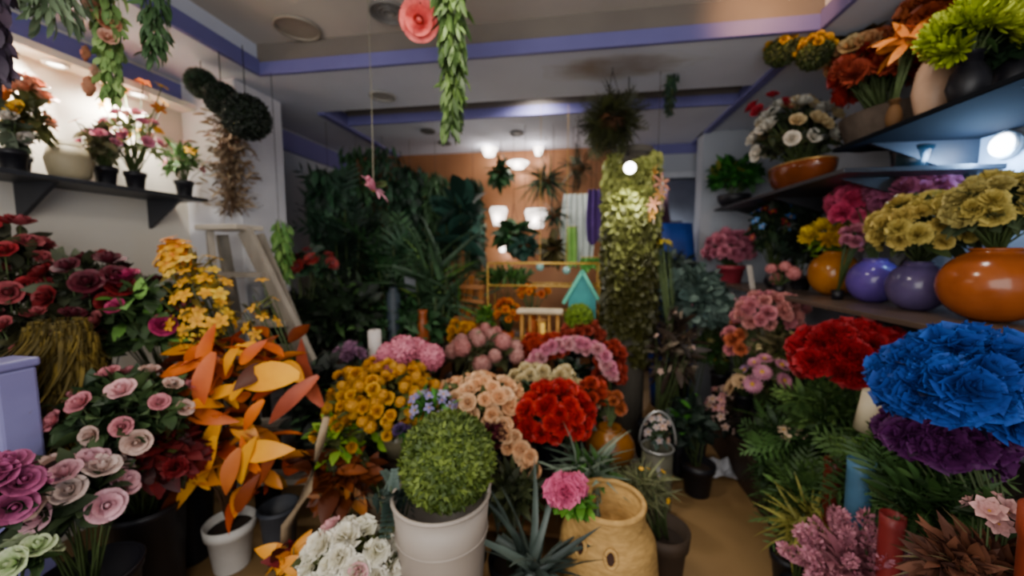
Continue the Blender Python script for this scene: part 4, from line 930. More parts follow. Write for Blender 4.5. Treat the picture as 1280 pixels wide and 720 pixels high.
MB().tube([(0, -.07, zb*.55), (0, -.12, zb*.55)], .006, 8).obj('perch', BAMB, t)
topiary('lime green moss ball in front of the turquoise birdhouse', 724, 397, 2.72, 17, mat('#7d9a18', '#46600c', .6), base=None, n=600)
pb = at(724, 397, 2.72); tt = empty('ball_stand', (pb.x, pb.y, .60), 'slim dark stand under the lime green moss ball', 'stand')
MB().tube([(0, 0, .01), (0, 0, pb.z-.60-17*2.72/F_PX)], .008, 8).obj('rod', BLACK, tt); MB().lathe([(0, 0), (.05, 0), (.05, .012), (0, .012)], 20).obj('foot', BLACK, tt)
plant('green_plant', 'feathery green plant inside the upper left of the golden rack', 'potted plant', (632, 348, 3.15), (36, 16), .82, ('pot', .06, .3, BLACK), [('lance', 260, .10, mat('#4f7a30', '#223f14'))], [])
plant('green_plant', 'bright green plant left of the golden rack beside the wooden easel', 'potted plant', (608, 396, 2.98), (12, 18), .82, ('pot', .05, .06, BROWNC), [('oval', 120, .06, mat('#6c9a2a', '#38601a'))], [])
for px, py, lb in ((675, 334, 'small pale aqua glass ball inside the golden rack'), (708, 338, 'pale aqua glass ball beside the birdhouse roof')):
    q = at(px, py, 3.05); r = .032; t = empty('glass_ball', (q.x, q.y, q.z-r), lb, 'ornament')
    MB().lathe([(r*math.sin(PI*i/12), r-r*math.cos(PI*i/12)) for i in range(13)], 20).obj('ball', mat('#8fb8b4', '#6a9490', .15), t, smooth=True); MB().tube([(0, 0, 2*r), (0, 0, 2*r+.02), (0, 0, ZS-q.z+r-.002)], [.006, .003, .0015], 6).obj('cord', GOLD, t)
# wooden slatted easel
a = at(585, 425, 3.0); t = empty('wooden_easel', (a.x-.02, 3.0, .82), 'orange-brown wooden slatted easel left of the golden rack', 'easel')
EAS = mat('#a8682c', '#704016', .55, 5, stretch=(2, 2, 10)); he = at(590, 342, 3.0).z-.82
for q, (x0, x1) in enumerate(((-.10, -.05), (-.035, .0), (.07, .09))): MB().bar((x0, -.0, 0), (x1, .06, he*(1-.05*q)), .045, .02).obj('slat', EAS, t)
for z in (.16, .3, .42): MB().bar((-.13, -.005, z), (.12, -.005, z), .02, .035).obj('cross_rail', EAS, t)
MB().bar((0, .2, 0), (.0, .07, he*.95), .03, .02).obj('rear_leg', EAS, t)
plant('flower_bunch', 'small yellow flowers at the foot of the wooden easel', 'flower bunch', (576, 415, 2.78), (14, 12), .60, ('vase', .04, .18, BLACK), [('oval', 16, .05, OLIVE)], [('carnation', [YB3], BROWNC, 9, .07)], xy=(-.58, 2.72))
plant('flower_bunch', 'salmon pink flower pair right of the easel foot', 'flower bunch', (610, 416, 2.76), (14, 8), .60, ('vase', .04, .2, BLACK), [('oval', 10, .05, OLIVE)], [('hydrangea', [PK2], PINKM, 4, .085)], xy=(-.46, 2.74))
# candle etc. on the small dark table
p = at(469, 447, 2.5); t = empty('pillar_candle', (p.x, p.y, .78), 'white pillar candle on the small dark table', 'candle'); hc = at(469, 412, 2.5).z-.78
MB().lathe([(0, 0), (.04, 0), (.041, .006), (.041, hc-.006), (.036, hc), (.02, hc-.006), (0, hc-.008)], 28).obj('wax', mat('#d8cec8', '#b8aea8', .5), t, smooth=True); MB().tube([(0, 0, hc-.008), (.002, 0, hc+.014)], .002, 5).obj('wick', BLACK, t)
p = at(472, 405, 2.62); t = empty('glass_lantern', (p.x, 2.66, .78), 'tall dark grey glass lantern behind the white candle', 'lantern'); hl = at(472, 362, 2.65).z-.78
MB().lathe([(0, 0), (.055, 0), (.055, .02), (.05, .025), (.05, hl-.05), (.03, hl-.02), (.03, hl), (0, hl)], 24).obj('body', mat('#3a444c', '#232b31', .2), t, smooth=True); MB().ring((0, 0, hl+.03), .03, .004, 20, 6, ax='x').obj('ring_handle', BLACK, t)
p = at(527, 425, 2.8); t = empty('tall_vase', (p.x-.02, 2.7, .78), 'slim orange-brown vase beside the grey leaning board', 'vase'); hv = at(527, 396, 2.8).z-.78+.04
MB().lathe([(0, 0), (.035, 0), (.05, hv*.3), (.04, hv*.72), (.028, hv*.9), (.036, hv), (.031, hv), (.024, hv*.9), (0, hv*.5)], 28).obj('body', mat('#9a4c1c', '#6a2e0e', .35), t, smooth=True)
a, b = at(524, 400, 3.05), at(512, 338, 3.2); t = empty('leaning_board', (a.x, a.y, 0), 'grey weathered board leaning among the dark plants', 'board')
MB().bar((.03, -.1, .012), (b.x-a.x, b.y-a.y, b.z), .09, .02).obj('plank', mat('#868a90', '#62666c', .7, 5), t)

# ================================================================== BACK PLANTS
DG1 = mat('#345c3c', '#14281a', .6); DG2 = mat('#43703f', '#1c381a', .6); DG3 = mat('#557a4a', '#264224', .6); DGB = mat('#3a6454', '#183228', .6)
for i, (px, y0, y1, d, w, lf, m, lb) in enumerate((
    (418, 215, 420, 3.5, 44, 'oval', DG1, 'dark ivy curtain hanging nearest the grey recess wall'),
    (452, 190, 400, 3.8, 40, 'lance', DG2, 'dark willow vine hanging behind the pale pink hanging flower'),
    (484, 190, 410, 3.9, 42, 'lance', DG1, 'long dark vine second from the grey recess wall side of the copper wall'),
    (516, 212, 380, 4.0, 36, 'oval', DG1, 'dark leafy vine hanging left of the tall blue-green leaves'),
    (546, 218, 330, 4.05, 34, 'lance', DG3, 'olive-dark vine hanging beside the copper wall edge'),
    (592, 225, 330, 4.1, 22, 'lance', DG1, 'narrow dark vine hanging just left of the lit copper wall'))):
    vine('ivy_curtain', lb, px, y0, y1, d, w, lf, 900, .11, m, group='dark vines hanging at the back', taper=.75)
plant('elephant_ear', 'tall blue-green elephant ear plant before the copper wall edge', 'potted plant', (574, 278, 3.7), (24, 56), 0, ('pot', .16, .3, BLACK), [('big', 46, .36, DGB, {'up': .7})], [], stem_r=.008)
plant('palm_plant', 'tall dark palm behind the ladder side of the back plants', 'potted plant', (432, 305, 3.4), (30, 72), 0, ('pot', .16, .3, BLACK), [('fern', 50, .5, mat('#2c4834', '#122216', .55))], [], stem_r=.008)
plant('palm_plant', 'broad dark green palm in the middle of the dark plants', 'potted plant', (500, 335, 3.45), (44, 56), 0, ('pot', .16, .3, BLACK), [('fern', 44, .5, DG2), ('palm', 12, .4, DG1)], [], stem_r=.008)
plant('dracaena', 'spiky dracaena with arching green blades left of the easel', 'potted plant', (545, 360, 3.1), (40, 56), 0, ('pot', .14, .3, BLACK), [('blade', 120, .5, mat('#4e6e4a', '#223a22'), {'up': .9}), ('blade', 20, .4, mat('#8fae4a', '#4d7a2c'), {'up': .7})], [], stem_r=.008)
plant('leafy_plant', 'dark leafy plant filling the space left of the white candle', 'potted plant', (428, 400, 2.85), (50, 62), 0, ('pot', .15, .4, BLACK), [('oval', 420, .13, mat('#2b3f26', '#0e180c')), ('lance', 60, .15, mat('#567a3c', '#2a4620'))], [])
plant('leafy_plant', 'dark green shrub behind the candle and slim vase', 'potted plant', (500, 410, 3.0), (60, 42), 0, ('pot', .15, .4, BLACK), [('oval', 420, .12, DG2)], [])
plant('poinsettia', 'deep red poinsettia among the dark plants right of the ladder', 'potted plant', (392, 330, 2.75), (32, 18), 0, ('vase', .1, .8, BLACK), [('oval', 90, .12, DG1)], [('gerbera', [mat('#8a1a18', '#4c0a0a')], BURG, 9, .12)])
vine('hanging_vine', 'light green narrow leaf garland hanging right of the white pillar', 352, 275, 345, 2.55, 18, 'lance', 150, .09, mat('#7ca04a', '#44702c'))
plant('flower_bunch', 'small mauve flowers in a black vase among the dark plants', 'flower bunch', (437, 443, 2.3), (16, 9), 0, ('vase', .1, .6, BLACK), [('oval', 70, .08, DG1)], [('mum', [mat('#a87a98', '#74486a')], YELC, 11, .065)], xy=(-1.28, 2.18))
plant('leafy_plant', 'shadowed dark foliage between the ladder and the dry branch', 'potted plant', (400, 500, 2.05), (36, 60), 0, ('pot', .12, .3, BLACK), [('oval', 260, .12, mat('#1f2a1a', '#0b100a')), ('lance', 30, .12, DG3)], [])
plant('leafy_plant', 'dark bush on the floor behind the stepladder', 'potted plant', (366, 420, 2.85), (26, 62), 0, ('pot', .14, .3, BLACK), [('oval', 420, .12, mat('#2a3526', '#0d130c'))], [('rose', [mat('#7a2c30', '#48161a')], YELC, 6, .08)], xy=(-1.8, 2.86))

# hanging plants before the copper wall
def hang_plant(label, px, py, d, rpx, lf, n, size, m, pm=None, kind='bowl', pr=.06, ph=.06, bl=()):
    c = at(px, py, d); r = rpx*d/F_PX; t = empty('hanging_plant', c, label, 'hanging plant'); seed[0] += 1; rng = np.random.default_rng(seed[0])
    make_pot(kind, pr, ph, pm or BROWNC, t)
    D = sphere_dirs(n, rng, -.9); D[:, 2] -= .15
    scatter('foliage', lf, D*r*.35*rng.random((n, 1))+[0, 0, ph*.8], D+rng.normal(0, .3, D.shape), np.minimum(size, r)*(.6+.5*rng.random(n)), m, rng, .7, None, t, tuple(c))
    mb = MB()
    for k in range(3): mb.tube([(pr*.95*math.cos(k*2.09), pr*.95*math.sin(k*2.09), ph), (0, 0, ph+.28)], .002, 4)
    mb.tube([(0, 0, ph+.28), (0, 0, ZS-c.z-.002)], .002, 4); mb.obj('hanger', BLACK, t)
    rn = random.Random(seed[0])
    for kd, mp, k, sz in bl:
        for i, dv in enumerate(sphere_dirs(k, rng, -.2)): put_flower('bloom', kd, mp, YELC, tuple(dv*r*.75+[0, 0, ph]), tuple(dv+[0, -.2, .3]), sz, t, rn)
    return t
hang_plant('dark green hanging plant left before the copper wall', 626, 222, 3.9, 20, 'oval', 60, .17, DG2)
hang_plant('spiky green hanging plant in the middle of the copper wall', 682, 232, 3.8, 34, 'blade', 90, .3, mat('#3c5a30', '#1a3016'))
hang_plant('broad-leaved hanging plant low before the copper wall', 642, 298, 3.7, 26, 'oval', 60, .2, DG2)
hang_plant('blue-green hanging plant just above the golden rack', 656, 314, 3.5, 20, 'oval', 60, .15, DGB)
hang_plant('spiky dark plant hanging left of the white drapes', 692, 275, 3.6, 26, 'blade', 80, .24, DG1)
hang_plant('olive-brown leaf plant hanging right above the golden rack', 690, 318, 3.5, 22, 'oval', 60, .15, mat('#5a5228', '#332c14'))
hang_plant('dark feathery plant hanging beside the fern basket', 722, 218, 3.2, 26, 'fern', 30, .2, mat('#3c4a2c', '#1c2614'))
hang_plant('big dark fern basket hanging from the beam before the column', 764, 166, 2.4, 38, 'fern', 210, .20, mat('#44481c', '#1e200c'), mat('#5a3416', '#351c0a', .8), 'bowl', .09, .09)
# added glowing shapes in place of reflections and light pools on the copper wall
def glow_standin(label, px, py, w, h, strength=2.2):
    p = at(px, py, 4.2); X, Z = p.x*(Y1/p.y), CAM_Z+(p.z-CAM_Z)*(Y1/p.y); t = empty('glow_standin', (X, Y1, Z), label, 'lamp')
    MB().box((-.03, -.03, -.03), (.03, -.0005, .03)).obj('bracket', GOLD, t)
    MB().lathe([(w*.5, h*.5), (w*.85, h*.5), (w, h*.3), (w*.55, -h*.5), (w*.5, -h*.5), (w*.9, h*.28)], 20).obj('glow_shell', mat('#fff4ea', '#fff4ea', .5, emit=strength), t, (0, -w-.035, 0), smooth=True)
    l = bpy.data.lights.new('glow_light', 'POINT'); l.energy = 1.6; l.color = (1, .9, .85); l.shadow_soft_size = .05
    o = bpy.data.objects.new('glow_light', l); COL.objects.link(o); o.parent = t; o.location = (0, -w-.16, -.05)
glow_standin('white glowing cone as reflection stand-in at the upper left of the copper wall', 615, 191, .10, .14)
glow_standin('small white glowing reflection stand-in at the upper middle of the copper wall', 674, 190, .06, .12, 2)
glow_standin('flat white glowing reflection stand-in under the upper pair on the copper wall', 650, 210, .12, .07)
glow_standin('low white glowing light-pool stand-in behind the broad-leaved hanging plant', 672, 275, .13, .2, 1.2)
glow_standin('low white glowing light-pool stand-in at the left of the copper wall', 626, 272, .10, .2, 1)
glow_standin('small glowing light-pool stand-in near the golden rack on the copper wall', 630, 310, .05, .1, 1.5)
# hanging cloths
def cloth(label, px0, px1, y0, y1, d, m, nm='hanging_cloth', taper=.7, fold=5):
    a, b = at((px0+px1)/2, y0, d), at((px0+px1)/2, y1, d); w = (px1-px0)*d/F_PX; H = a.z-b.z; t = empty(nm, (b.x, b.y, b.z), label, 'cloth')
    V = []; Fs = []; nx, nz = 40, 12
    for j in range(nz+1):
        v = j/nz
        for i in range(nx+1):
            u = i/nx-.5; ww = w*(taper+(1-taper)*math.sin(PI*(.15+.75*v))); V.append((u*ww, .025*math.sin(u*fold*2*PI+v)*(1.1-.4*v)+.02*math.sin(v*5), H*v+.02*math.sin(u*9)*(1-v)))
    for j in range(nz):
        for i in range(nx): q = j*(nx+1)+i; Fs.append((q, q+1, q+nx+2, q+nx+1))
    link('fabric', mesh_np('fabric', V, Fs, m), t)
    MB().tube([(-w*.4, .0, H), (w*.4, 0, H)], .006, 6).obj('rod', GOLD, t)
    MB().tube([(0, 0, H), (0, 0, ZS-b.z-.002)], .002, 4).obj('cord', BLACK, t)
    return t
cloth('pale grey draped cloth hanging before the copper wall', 700, 742, 244, 332, 3.65, mat('#dde4de', '#b0bab4', .8))
cloth('light green cloth strip hanging in front of the pale grey drape', 707, 722, 284, 334, 3.55, mat('#9ccc6a', '#6fa048', .8), fold=2)
cloth('purple cloth hanging between the drape and the ivy column', 732, 756, 238, 304, 3.5, mat('#6a4a94', '#45306a', .8), fold=3)
cloth('green cloth folded below the pale drape above the rack', 724, 750, 322, 338, 3.3, mat('#74b85a', '#4a8a3a', .8), fold=3)

# ---- garlands round the column
YG = mat('#a8ac3c', '#5a6418', .55); YG2 = mat('#6a6a22', '#33360e', .6)
cc_ = (.40, 2.82)
names = ['on its left side', 'at its front left', 'at its front', 'at its front right', 'on its right side', 'behind its right edge']
for k in range(6):
    an = PI + PI*k/5*1.05; t = empty('ivy_garland', (cc_[0], cc_[1], .75+.1*(k % 3)), 'leafy yellow-green garland hanging down the display column ' + names[k], 'garland', 'garlands round the display column')
    rng = np.random.default_rng(300+k); n = 1100; zb = .75+.1*(k % 3); H = 2.14+.05*math.sin(k*2.1)-zb; z = H*rng.random(n); a2 = an+rng.normal(0, .2, n); rr = .125+.04*rng.random(n)
    P = np.stack([rr*np.cos(a2), rr*np.sin(a2), z], 1); D = np.stack([np.cos(a2)*.9, np.sin(a2)*.9, -.55+rng.normal(0, .3, n)], 1)
    tn = np.clip((1.95-(z+zb))/.65+rng.normal(0, .22, n), 0, 1)  # lamplight painted into the leaf tint: pale towards the top, dark lower down
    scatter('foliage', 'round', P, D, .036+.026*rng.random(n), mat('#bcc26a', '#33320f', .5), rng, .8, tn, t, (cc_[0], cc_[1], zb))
    MB().tube([(.125*math.cos(an), .125*math.sin(an), 0), (.125*math.cos(an+.1), .125*math.sin(an+.1), H*.5), (.125*math.cos(an), .125*math.sin(an), H)], .004, 5).obj('stem', STEM, t)
# spot lamp clipped on the column
p = at(786, 212, 2.45); t = empty('spot_lamp', p, 'bright round spot lamp glowing on the upper ivy column', 'lamp')
MB().lathe([(0, .0), (.03, 0), (.04, .05), (.037, .05), (.03, .04), (0, .04)], 20).obj('housing', SILV, t).rotation_euler = (PI/2, 0, 0)
MB().lathe([(.034*math.sin(PI*i/8), -.034*math.cos(PI*i/8)) for i in range(9)], 16).obj('bulb', mat('#fffbe8', '#fffbe8', .4, emit=14), t, (0, -.05, 0), smooth=True)
MB().tube([(0, 0, .02), (0, .05, .06), (0, .06, .1), (0, .1, ZS-p.z-.002)], .004, 6).obj('arm', BLACK, t)
# doorway things
plant('flower_bunch', 'yellow artificial flower poking out at the right of the ivy column', 'flower bunch', (828, 304, 2.6), (12, 5), 0, ('vase', .06, .5, BLACK), [('oval', 6, .05, OLIVE)], [('orchid', [mat('#d8c83a', '#a8901c')], YELC, 9, .07)], xy=(.72, 2.62))
vine('flower_garland', 'thin grey cord garland with orange peach petals right of the column', 820, 212, 275, 2.5, 12, 'lance', 16, .06, mat('#c8b8a8', '#9a8a7a'), cat='garland', bl=[('lily', [mat('#e0a850', '#c07c2c'), PEACH], YELC, 5, .085)])
p = at(850, 262, 4.6); BLUE = mat('#123a8c', '#0a2260', .6)
def soft_bag(name, label, px, pyb, pyt, d, w, dp, m, base, cat):
    c = at(px, pyb, d); H = (pyb-pyt)*d/F_PX; t = empty(name, (min(c.x, .97), c.y, base), label, cat); V = []; Fs = []; n = 24; k = 9
    H = at(px, pyt, d).z-base; rs = np.random.default_rng(int(px))
    for j in range(k+1):
        v = j/k; q = .82+.22*math.sin(PI*(v*.9+.05)) if v < .8 else .95-(v-.8)*1.2
        for i in range(n):
            a = 2*PI*i/n; ce, se = math.cos(a), math.sin(a); sq = lambda x: math.copysign(abs(x)**.6, x)
            V.append((sq(ce)*w/2*q*(1+.04*rs.normal()), sq(se)*dp/2*q*(1+.05*rs.normal()), H*v))
    for j in range(k):
        for i in range(n): Fs.append((j*n+i, j*n+(i+1) % n, (j+1)*n+(i+1) % n, (j+1)*n+i))
    Fs.append(tuple(range(n))[::-1]); Fs.append(tuple(range(k*n, k*n+n)))
    link('body', mesh_np('body', V, Fs, m), t); return t, H
tb, H = soft_bag('sack', 'tall blue sack standing in the doorway', 850, 350, 280, 3.72, .40, .28, BLUE, 0, 'sack')
tb, H = soft_bag('coat_bundle', 'dark maroon bundle of cloth behind the blue sack', 848, 300, 238, 4.9, .55, .3, mat('#4a2430', '#2c141c', .8), 0, 'bundle')
p = at(868, 250, 5.5); t = empty('door_panel', (1.3, 5.6, 0), 'dark narrow cabinet standing beyond the doorway', 'cabinet')
MB().box((-.12, -.15, 0), (.14, .15, 1.95), bev=.01).obj('body', mat('#2b2830', '#1d1a20', .5), t); MB().tube([(-.06, -.16, .95), (-.06, -.16, 1.1)], .008, 6).obj('handle', SILV, t)
plant('eucalyptus_bush', 'large grey-green eucalyptus bush right of the column', 'potted plant', (868, 375, 2.7), (44, 44), 0, ('bucket', .14, .4, BLACK), [('round', 520, .075, GREYG), ('sprig', 30, .2, mat('#5f756a', '#2c3e36'))], [])
plant('eucalyptus_bush', 'dim bluish green foliage in front of the blue sack', 'potted plant', (845, 345, 3.3), (28, 34), 0, ('bucket', .14, .5, BLACK), [('oval', 300, .1, mat('#5c6c66', '#28332e'))], [])
plant('dry_bunch', 'brown dry twig and leaf bunch at the foot of the ivy column', 'potted plant', (842, 440, 2.5), (30, 56), 0, ('bucket', .11, .4, BLACK), [('lance', 160, .14, mat('#4a3a2a', '#251a12')), ('lance', 60, .1, mat('#8c7c68', '#5e5040'))], [('blossom', [BLUSH], YELC, 6, .05)])
plant('green_plant', 'low dark green plant beside the tan path at its far end', 'potted plant', (860, 530, 2.45), (30, 34), 0, ('pot', .1, .2, BLACK), [('oval', 240, .09, mat('#2c4030', '#101c14')), ('oval', 14, .09, BRIGHTG)], [])

# ================================================================== RIGHT SIDE
def rplant(label, px, py, rx, ry, X, base, pot, leaf, bl, name='flower_bunch', cat='flower bunch', **kw):
    return plant(name, label, cat, (px, py, onX(px, py, X)), (rx, ry), base, pot, leaf, bl, **kw)
AMBG = mat('#b06c1c', '#7c440c', .15); COPV = mat('#9a4f1e', '#6a300e', .18); PURV = mat('#5a4490', '#3a2a68', .15); VIOV = mat('#54476e', '#342c4a', .18)
S1, S2, S3, ST1, ST2 = 1.25, 1.90, 2.06, .26, .64
PK3 = mat('#cf7f92', '#9c5266', .6); HOTP = mat('#d8446e', '#96204a', .6); DPK = mat('#a85a78', '#74385a', .6); PYEL = mat('#c8b45c', '#8c7a34', .65)
# shelf one, far to near
rplant('bushy pink flower bunch in a crimson pot at the far end of the right shelf', 912, 312, 27, 22, 1.36, S1, ('pot', .11, .15, mat('#8c2a3a', '#5c1422', .4)), [('oval', 50, .07, DKGREEN)], [('carnation', [PK3, mat('#b86a80', '#8a4258')], YELC, 52, .095)], dxy=(0, .0))
c = at(942, 345, onX(942, 345, 1.30)); t = empty('price_board', (c.x, c.y, S1), 'small blank white card standing beside the crimson pot', 'card')
MB().bar((0, 0, .0), (-.02, .03, .17), .05, .004).obj('card', WHT, t)
rplant('mixed bunch of blue and red blossoms with dark leaves on the right shelf', 972, 285, 32, 42, 1.5, S1, ('vase', .07, .14, BLACK), [('oval', 240, .09, mat('#2a4024', '#101c0e'))], [('blossom', [mat('#3a6ab0', '#22427c'), REDM, mat('#5a90c8', '#38649c'), DRED], YELC, 34, .075)])
rplant('salmon pink flower pair at the shelf edge below the blue and red blossoms', 975, 345, 17, 15, 1.31, S1, ('cup', .035, .05, BLACK), [('oval', 12, .05, GREEN)], [('hydrangea', [mat('#d88a88', '#a85c5c')], PINKM, 5, .085)])
rplant('dark green foliage between the blue blossoms and the amber vase', 1004, 300, 26, 46, 1.6, S1, ('pot', .07, .1, BLACK), [('oval', 260, .09, mat('#1f3222', '#0c160e'))], [], name='leafy_plant', cat='potted plant')
d = onX(1042, 341, 1.58); c = at(1042, 341, d); r = 27*d/F_PX; t = empty('ball_vase', (c.x, c.y, S1), 'shiny amber round vase with yellow flowers on the right shelf', 'vase'); make_pot('ball', r, 2*r, AMBG, t, name='body')
zt = S1+2*r
rplant('bright yellow flower bunch in the shiny amber vase', 1038, 298, 28, 19, 1.58, zt-.012, None, [('lance', 50, .07, LIME, {'off': (-.2, 0, -.6)})], [('mum', [mat('#e8c80c', '#b08c04', .6), mat('#e0b010', '#a87c06', .6)], GREENC, 12, .10)], xy=(c.x, c.y))
d = onX(1092, 348, 1.55); c = at(1092, 348, d); r = 27*d/F_PX; t = empty('ball_vase', (c.x, c.y, S1), 'shiny violet-blue round vase holding hot pink plumes', 'vase'); make_pot('ball', r, 2*r, PURV, t, name='body')
rplant('hot pink plume bunch rising from the violet-blue vase', 1078, 258, 32, 34, 1.60, S1+2*r-.01, None, [('lance', 40, .08, GREEN)], [('carnation', [HOTP, mat('#e05a80', '#a03058')], YELC, 56, .095)], xy=(c.x, c.y))
rplant('small pink blossoms hanging beside the violet-blue vase', 1066, 300, 12, 16, 1.48, S1, ('cup', .03, .05, BLACK), [('oval', 12, .05, GREEN)], [('carnation', [PK3], YELC, 9, .065)])
d = onX(1146, 362, 1.52); c = at(1146, 362, d); r = 30*d/F_PX; t = empty('ball_vase', (c.x, c.y, S1), 'greyish violet round vase left of the big copper vase', 'vase'); make_pot('ball', r, 2*r, VIOV, t, name='body')
rplant('pale yellow blossom bunch spreading from the greyish violet vase', 1158, 288, 56, 40, 1.52, S1+2*r-.01, None, [('oval', 120, .08, mat('#4a5a2c', '#26301a'))], [('carnation', [PYEL, mat('#c4ac58', '#8a7434')], YELC, 66, .075)], xy=(c.x, c.y))
rplant('dusty mauve pink flower bunch at the back of the right shelf', 1142, 244, 48, 28, 1.72, S1, ('vase', .08, .3, BLACK), [('oval', 60, .08, mat('#4a3a3a', '#2c2224'))], [('carnation', [DPK, mat('#c06a92', '#8a4468')], YELC, 60, .10)])
d = onX(1240, 366, 1.55); c = at(1240, 366, d); r = 50*d/F_PX; c.z = S1+r*.9; t = empty('ball_vase', (c.x, c.y, S1), 'big copper-orange round vase at the near end of the right shelf', 'vase'); make_pot('ball', r, 1.8*r, COPV, t, name='body')
rplant('pale yellow flower bunch in the big copper vase', 1248, 262, 50, 38, 1.55, S1+1.8*r-.01, None, [('oval', 220, .08, mat('#5a6a4a', '#2c3a20'))], [('carnation', [PYEL, mat('#b8a860', '#7c7038')], YELC, 46, .075)], xy=(c.x, c.y))
# upper shelf
rplant('fresh green leafy plant in a black bowl at the far end of the upper shelf', 918, 218, 34, 24, 1.38, S2, ('bowl', .13, .10, BLACK), [('oval', 300, .10, mat('#3f8a2c', '#164a16')), ('oval', 14, .1, mat('#a09a3a', '#6a6a20'))], [], name='leafy_plant', cat='potted plant')
d = onX(1000, 226, 1.46); c = at(1000, 222, d); t = empty('oval_bowl', (c.x, c.y, S2), 'glossy dark copper oval bowl on the upper right shelf', 'bowl')
MB().lathe(pot_profile('bowl', .21, .17), 36, sx=.75, sy=1.25).obj('body', mat('#6a3416', '#3e1c0a', .12), t, smooth=True)
MB().ring((0, 0, .17), .205, .006, 40, 6, sx=.75, sy=1.25).obj('rim', mat('#b89858', '#8a6c34', .3, metal=.5), t, smooth=True)
rplant('white and cream rose arrangement with red accents in the oval bowl', 992, 168, 48, 42, 1.44, S2+.155, None, [('oval', 220, .09, mat('#3e4a2a', '#1c2412'))], [('rose', [mat('#dcd8cc', '#a8a494'), mat('#dcc89a', '#a88c5c'), mat('#d8d4c8', '#a4a090')], YELC, 46, .10), ('rose', [mat('#b01830', '#6c0a1a')], YELC, 6, .09, {'off': (-.55, 0, .7), 'rad': .5})], xy=(c.x, c.y))
d = onX(1148, 206, 1.55)
# top shelf: basket arrangements
d = onX(1105, 140, 1.56); c = at(1105, 140, d); t = empty('oval_basket', (c.x, c.y, S3), 'grey-brown wicker oval basket on the top right shelf', 'basket')
MB().lathe(pot_profile('basket', .17, .15), 36, sx=.9, sy=1.3).obj('weave', mat('#5e5146', '#3a3028', .8, 20, bump=.5), t)
rplant('red and rust flower bunch in the wicker basket', 1095, 92, 40, 28, 1.56, S3+.13, None, [('oval', 120, .09, mat('#4a4226', '#2a2414'))], [('carnation', [mat('#a02018', '#64100c'), mat('#b04a30', '#74281a')], YELC, 26, .12)], xy=(c.x, c.y))
rplant('peach and cream flowers spreading at the top of the wicker basket', 1090, 30, 50, 34, 1.55, S3+.13, None, [('oval', 160, .09, mat('#6a6440', '#403c24'))], [('rose', [mat('#cf9a6a', '#9c6a3e'), mat('#c8b07c', '#94784a'), mat('#b05a34', '#7c3418')], YELC, 32, .10)], xy=(c.x, c.y+.05))
rplant('single orange lily above the peach vase', 1138, 56, 14, 8, 1.44, S3, ('vase', .03, .12, BROWNC), [('lance', 6, .08, OLIVE)], [('lily', [mat('#e88a2c', '#b45c10')], YELC, 4, .16)])
c = at(1170, 110, onX(1170, 110, 1.5)); t = empty('tall_vase', (c.x, c.y, S3), 'tall peach beige ceramic vase right of the wicker basket', 'vase')
MB().lathe(pot_profile('vase', .075, .34), 32).obj('body', mat('#b89478', '#8e6c54', .45), t, smooth=True)
rplant('rust brown flower mass at the upper right behind the lime flowers', 1185, 15, 44, 34, 1.6, S3, ('vase', .07, .3, BLACK), [('oval', 70, .09, OLIVE)], [('carnation', [mat('#8c3c18', '#5c220a'), mat('#a0522a', '#6c3014')], YELC, 36, .11)])
rplant('bright lime green flower bunch at the upper right corner', 1216, 46, 36, 34, 1.45, S3, ('vase', .06, .18, BLACK), [('oval', 40, .08, GREEN)], [('mum', [mat('#a4b41c', '#6a7c0c', .6), mat('#b4c038', '#748614', .6)], GREENC, 34, .10)])
rplant('dark green foliage in the upper right corner beside the lime flowers', 1272, 50, 30, 40, 1.6, S3, ('vase', .06, .2, BLACK), [('oval', 200, .1, DKGREEN)], [], name='leafy_plant', cat='potted plant')
# hanging moss balls with yellow tops
for px, py, d, lb in ((978, 62, 2.1, 'moss ball with yellow flower top hanging left of its pair'), (1018, 66, 2.02, 'moss ball with yellow flower top hanging right, nearer the basket')):
    r = 19*d/F_PX; c = at(px, py, d); t = empty('moss_ball', (c.x, c.y, c.z-r), lb, 'hanging flower ball'); rng = np.random.default_rng(px); n = 520
    MB().lathe([(.86*r*math.sin(PI*i/10), r-.86*r*math.cos(PI*i/10)) for i in range(11)], 18).obj('core', mat('#2a3212', '#161c08', .9), t, smooth=True)
    D = sphere_dirs(n, rng); scatter('foliage', 'box', D*r*.84+[0, 0, r], D+rng.normal(0, .35, D.shape), r*(.2+.12*rng.random(n)), mat('#4c5a22', '#222c0e'), rng, 2, None, t, (c.x, c.y, c.z-r))
    rn = random.Random(px)
    for dv in sphere_dirs(20, rng, .15): put_flower('bloom', 'carnation', mat('#d8a81c', '#98700c', .6), YELC, tuple(dv*r*.95+[0, 0, r]), tuple(dv), r*.55, t, rn)
    MB().tube([(0, 0, 2*r*.95), (0, 0, ZS-(c.z-r)-.002)], .002, 5).obj('cord', BLACK, t)
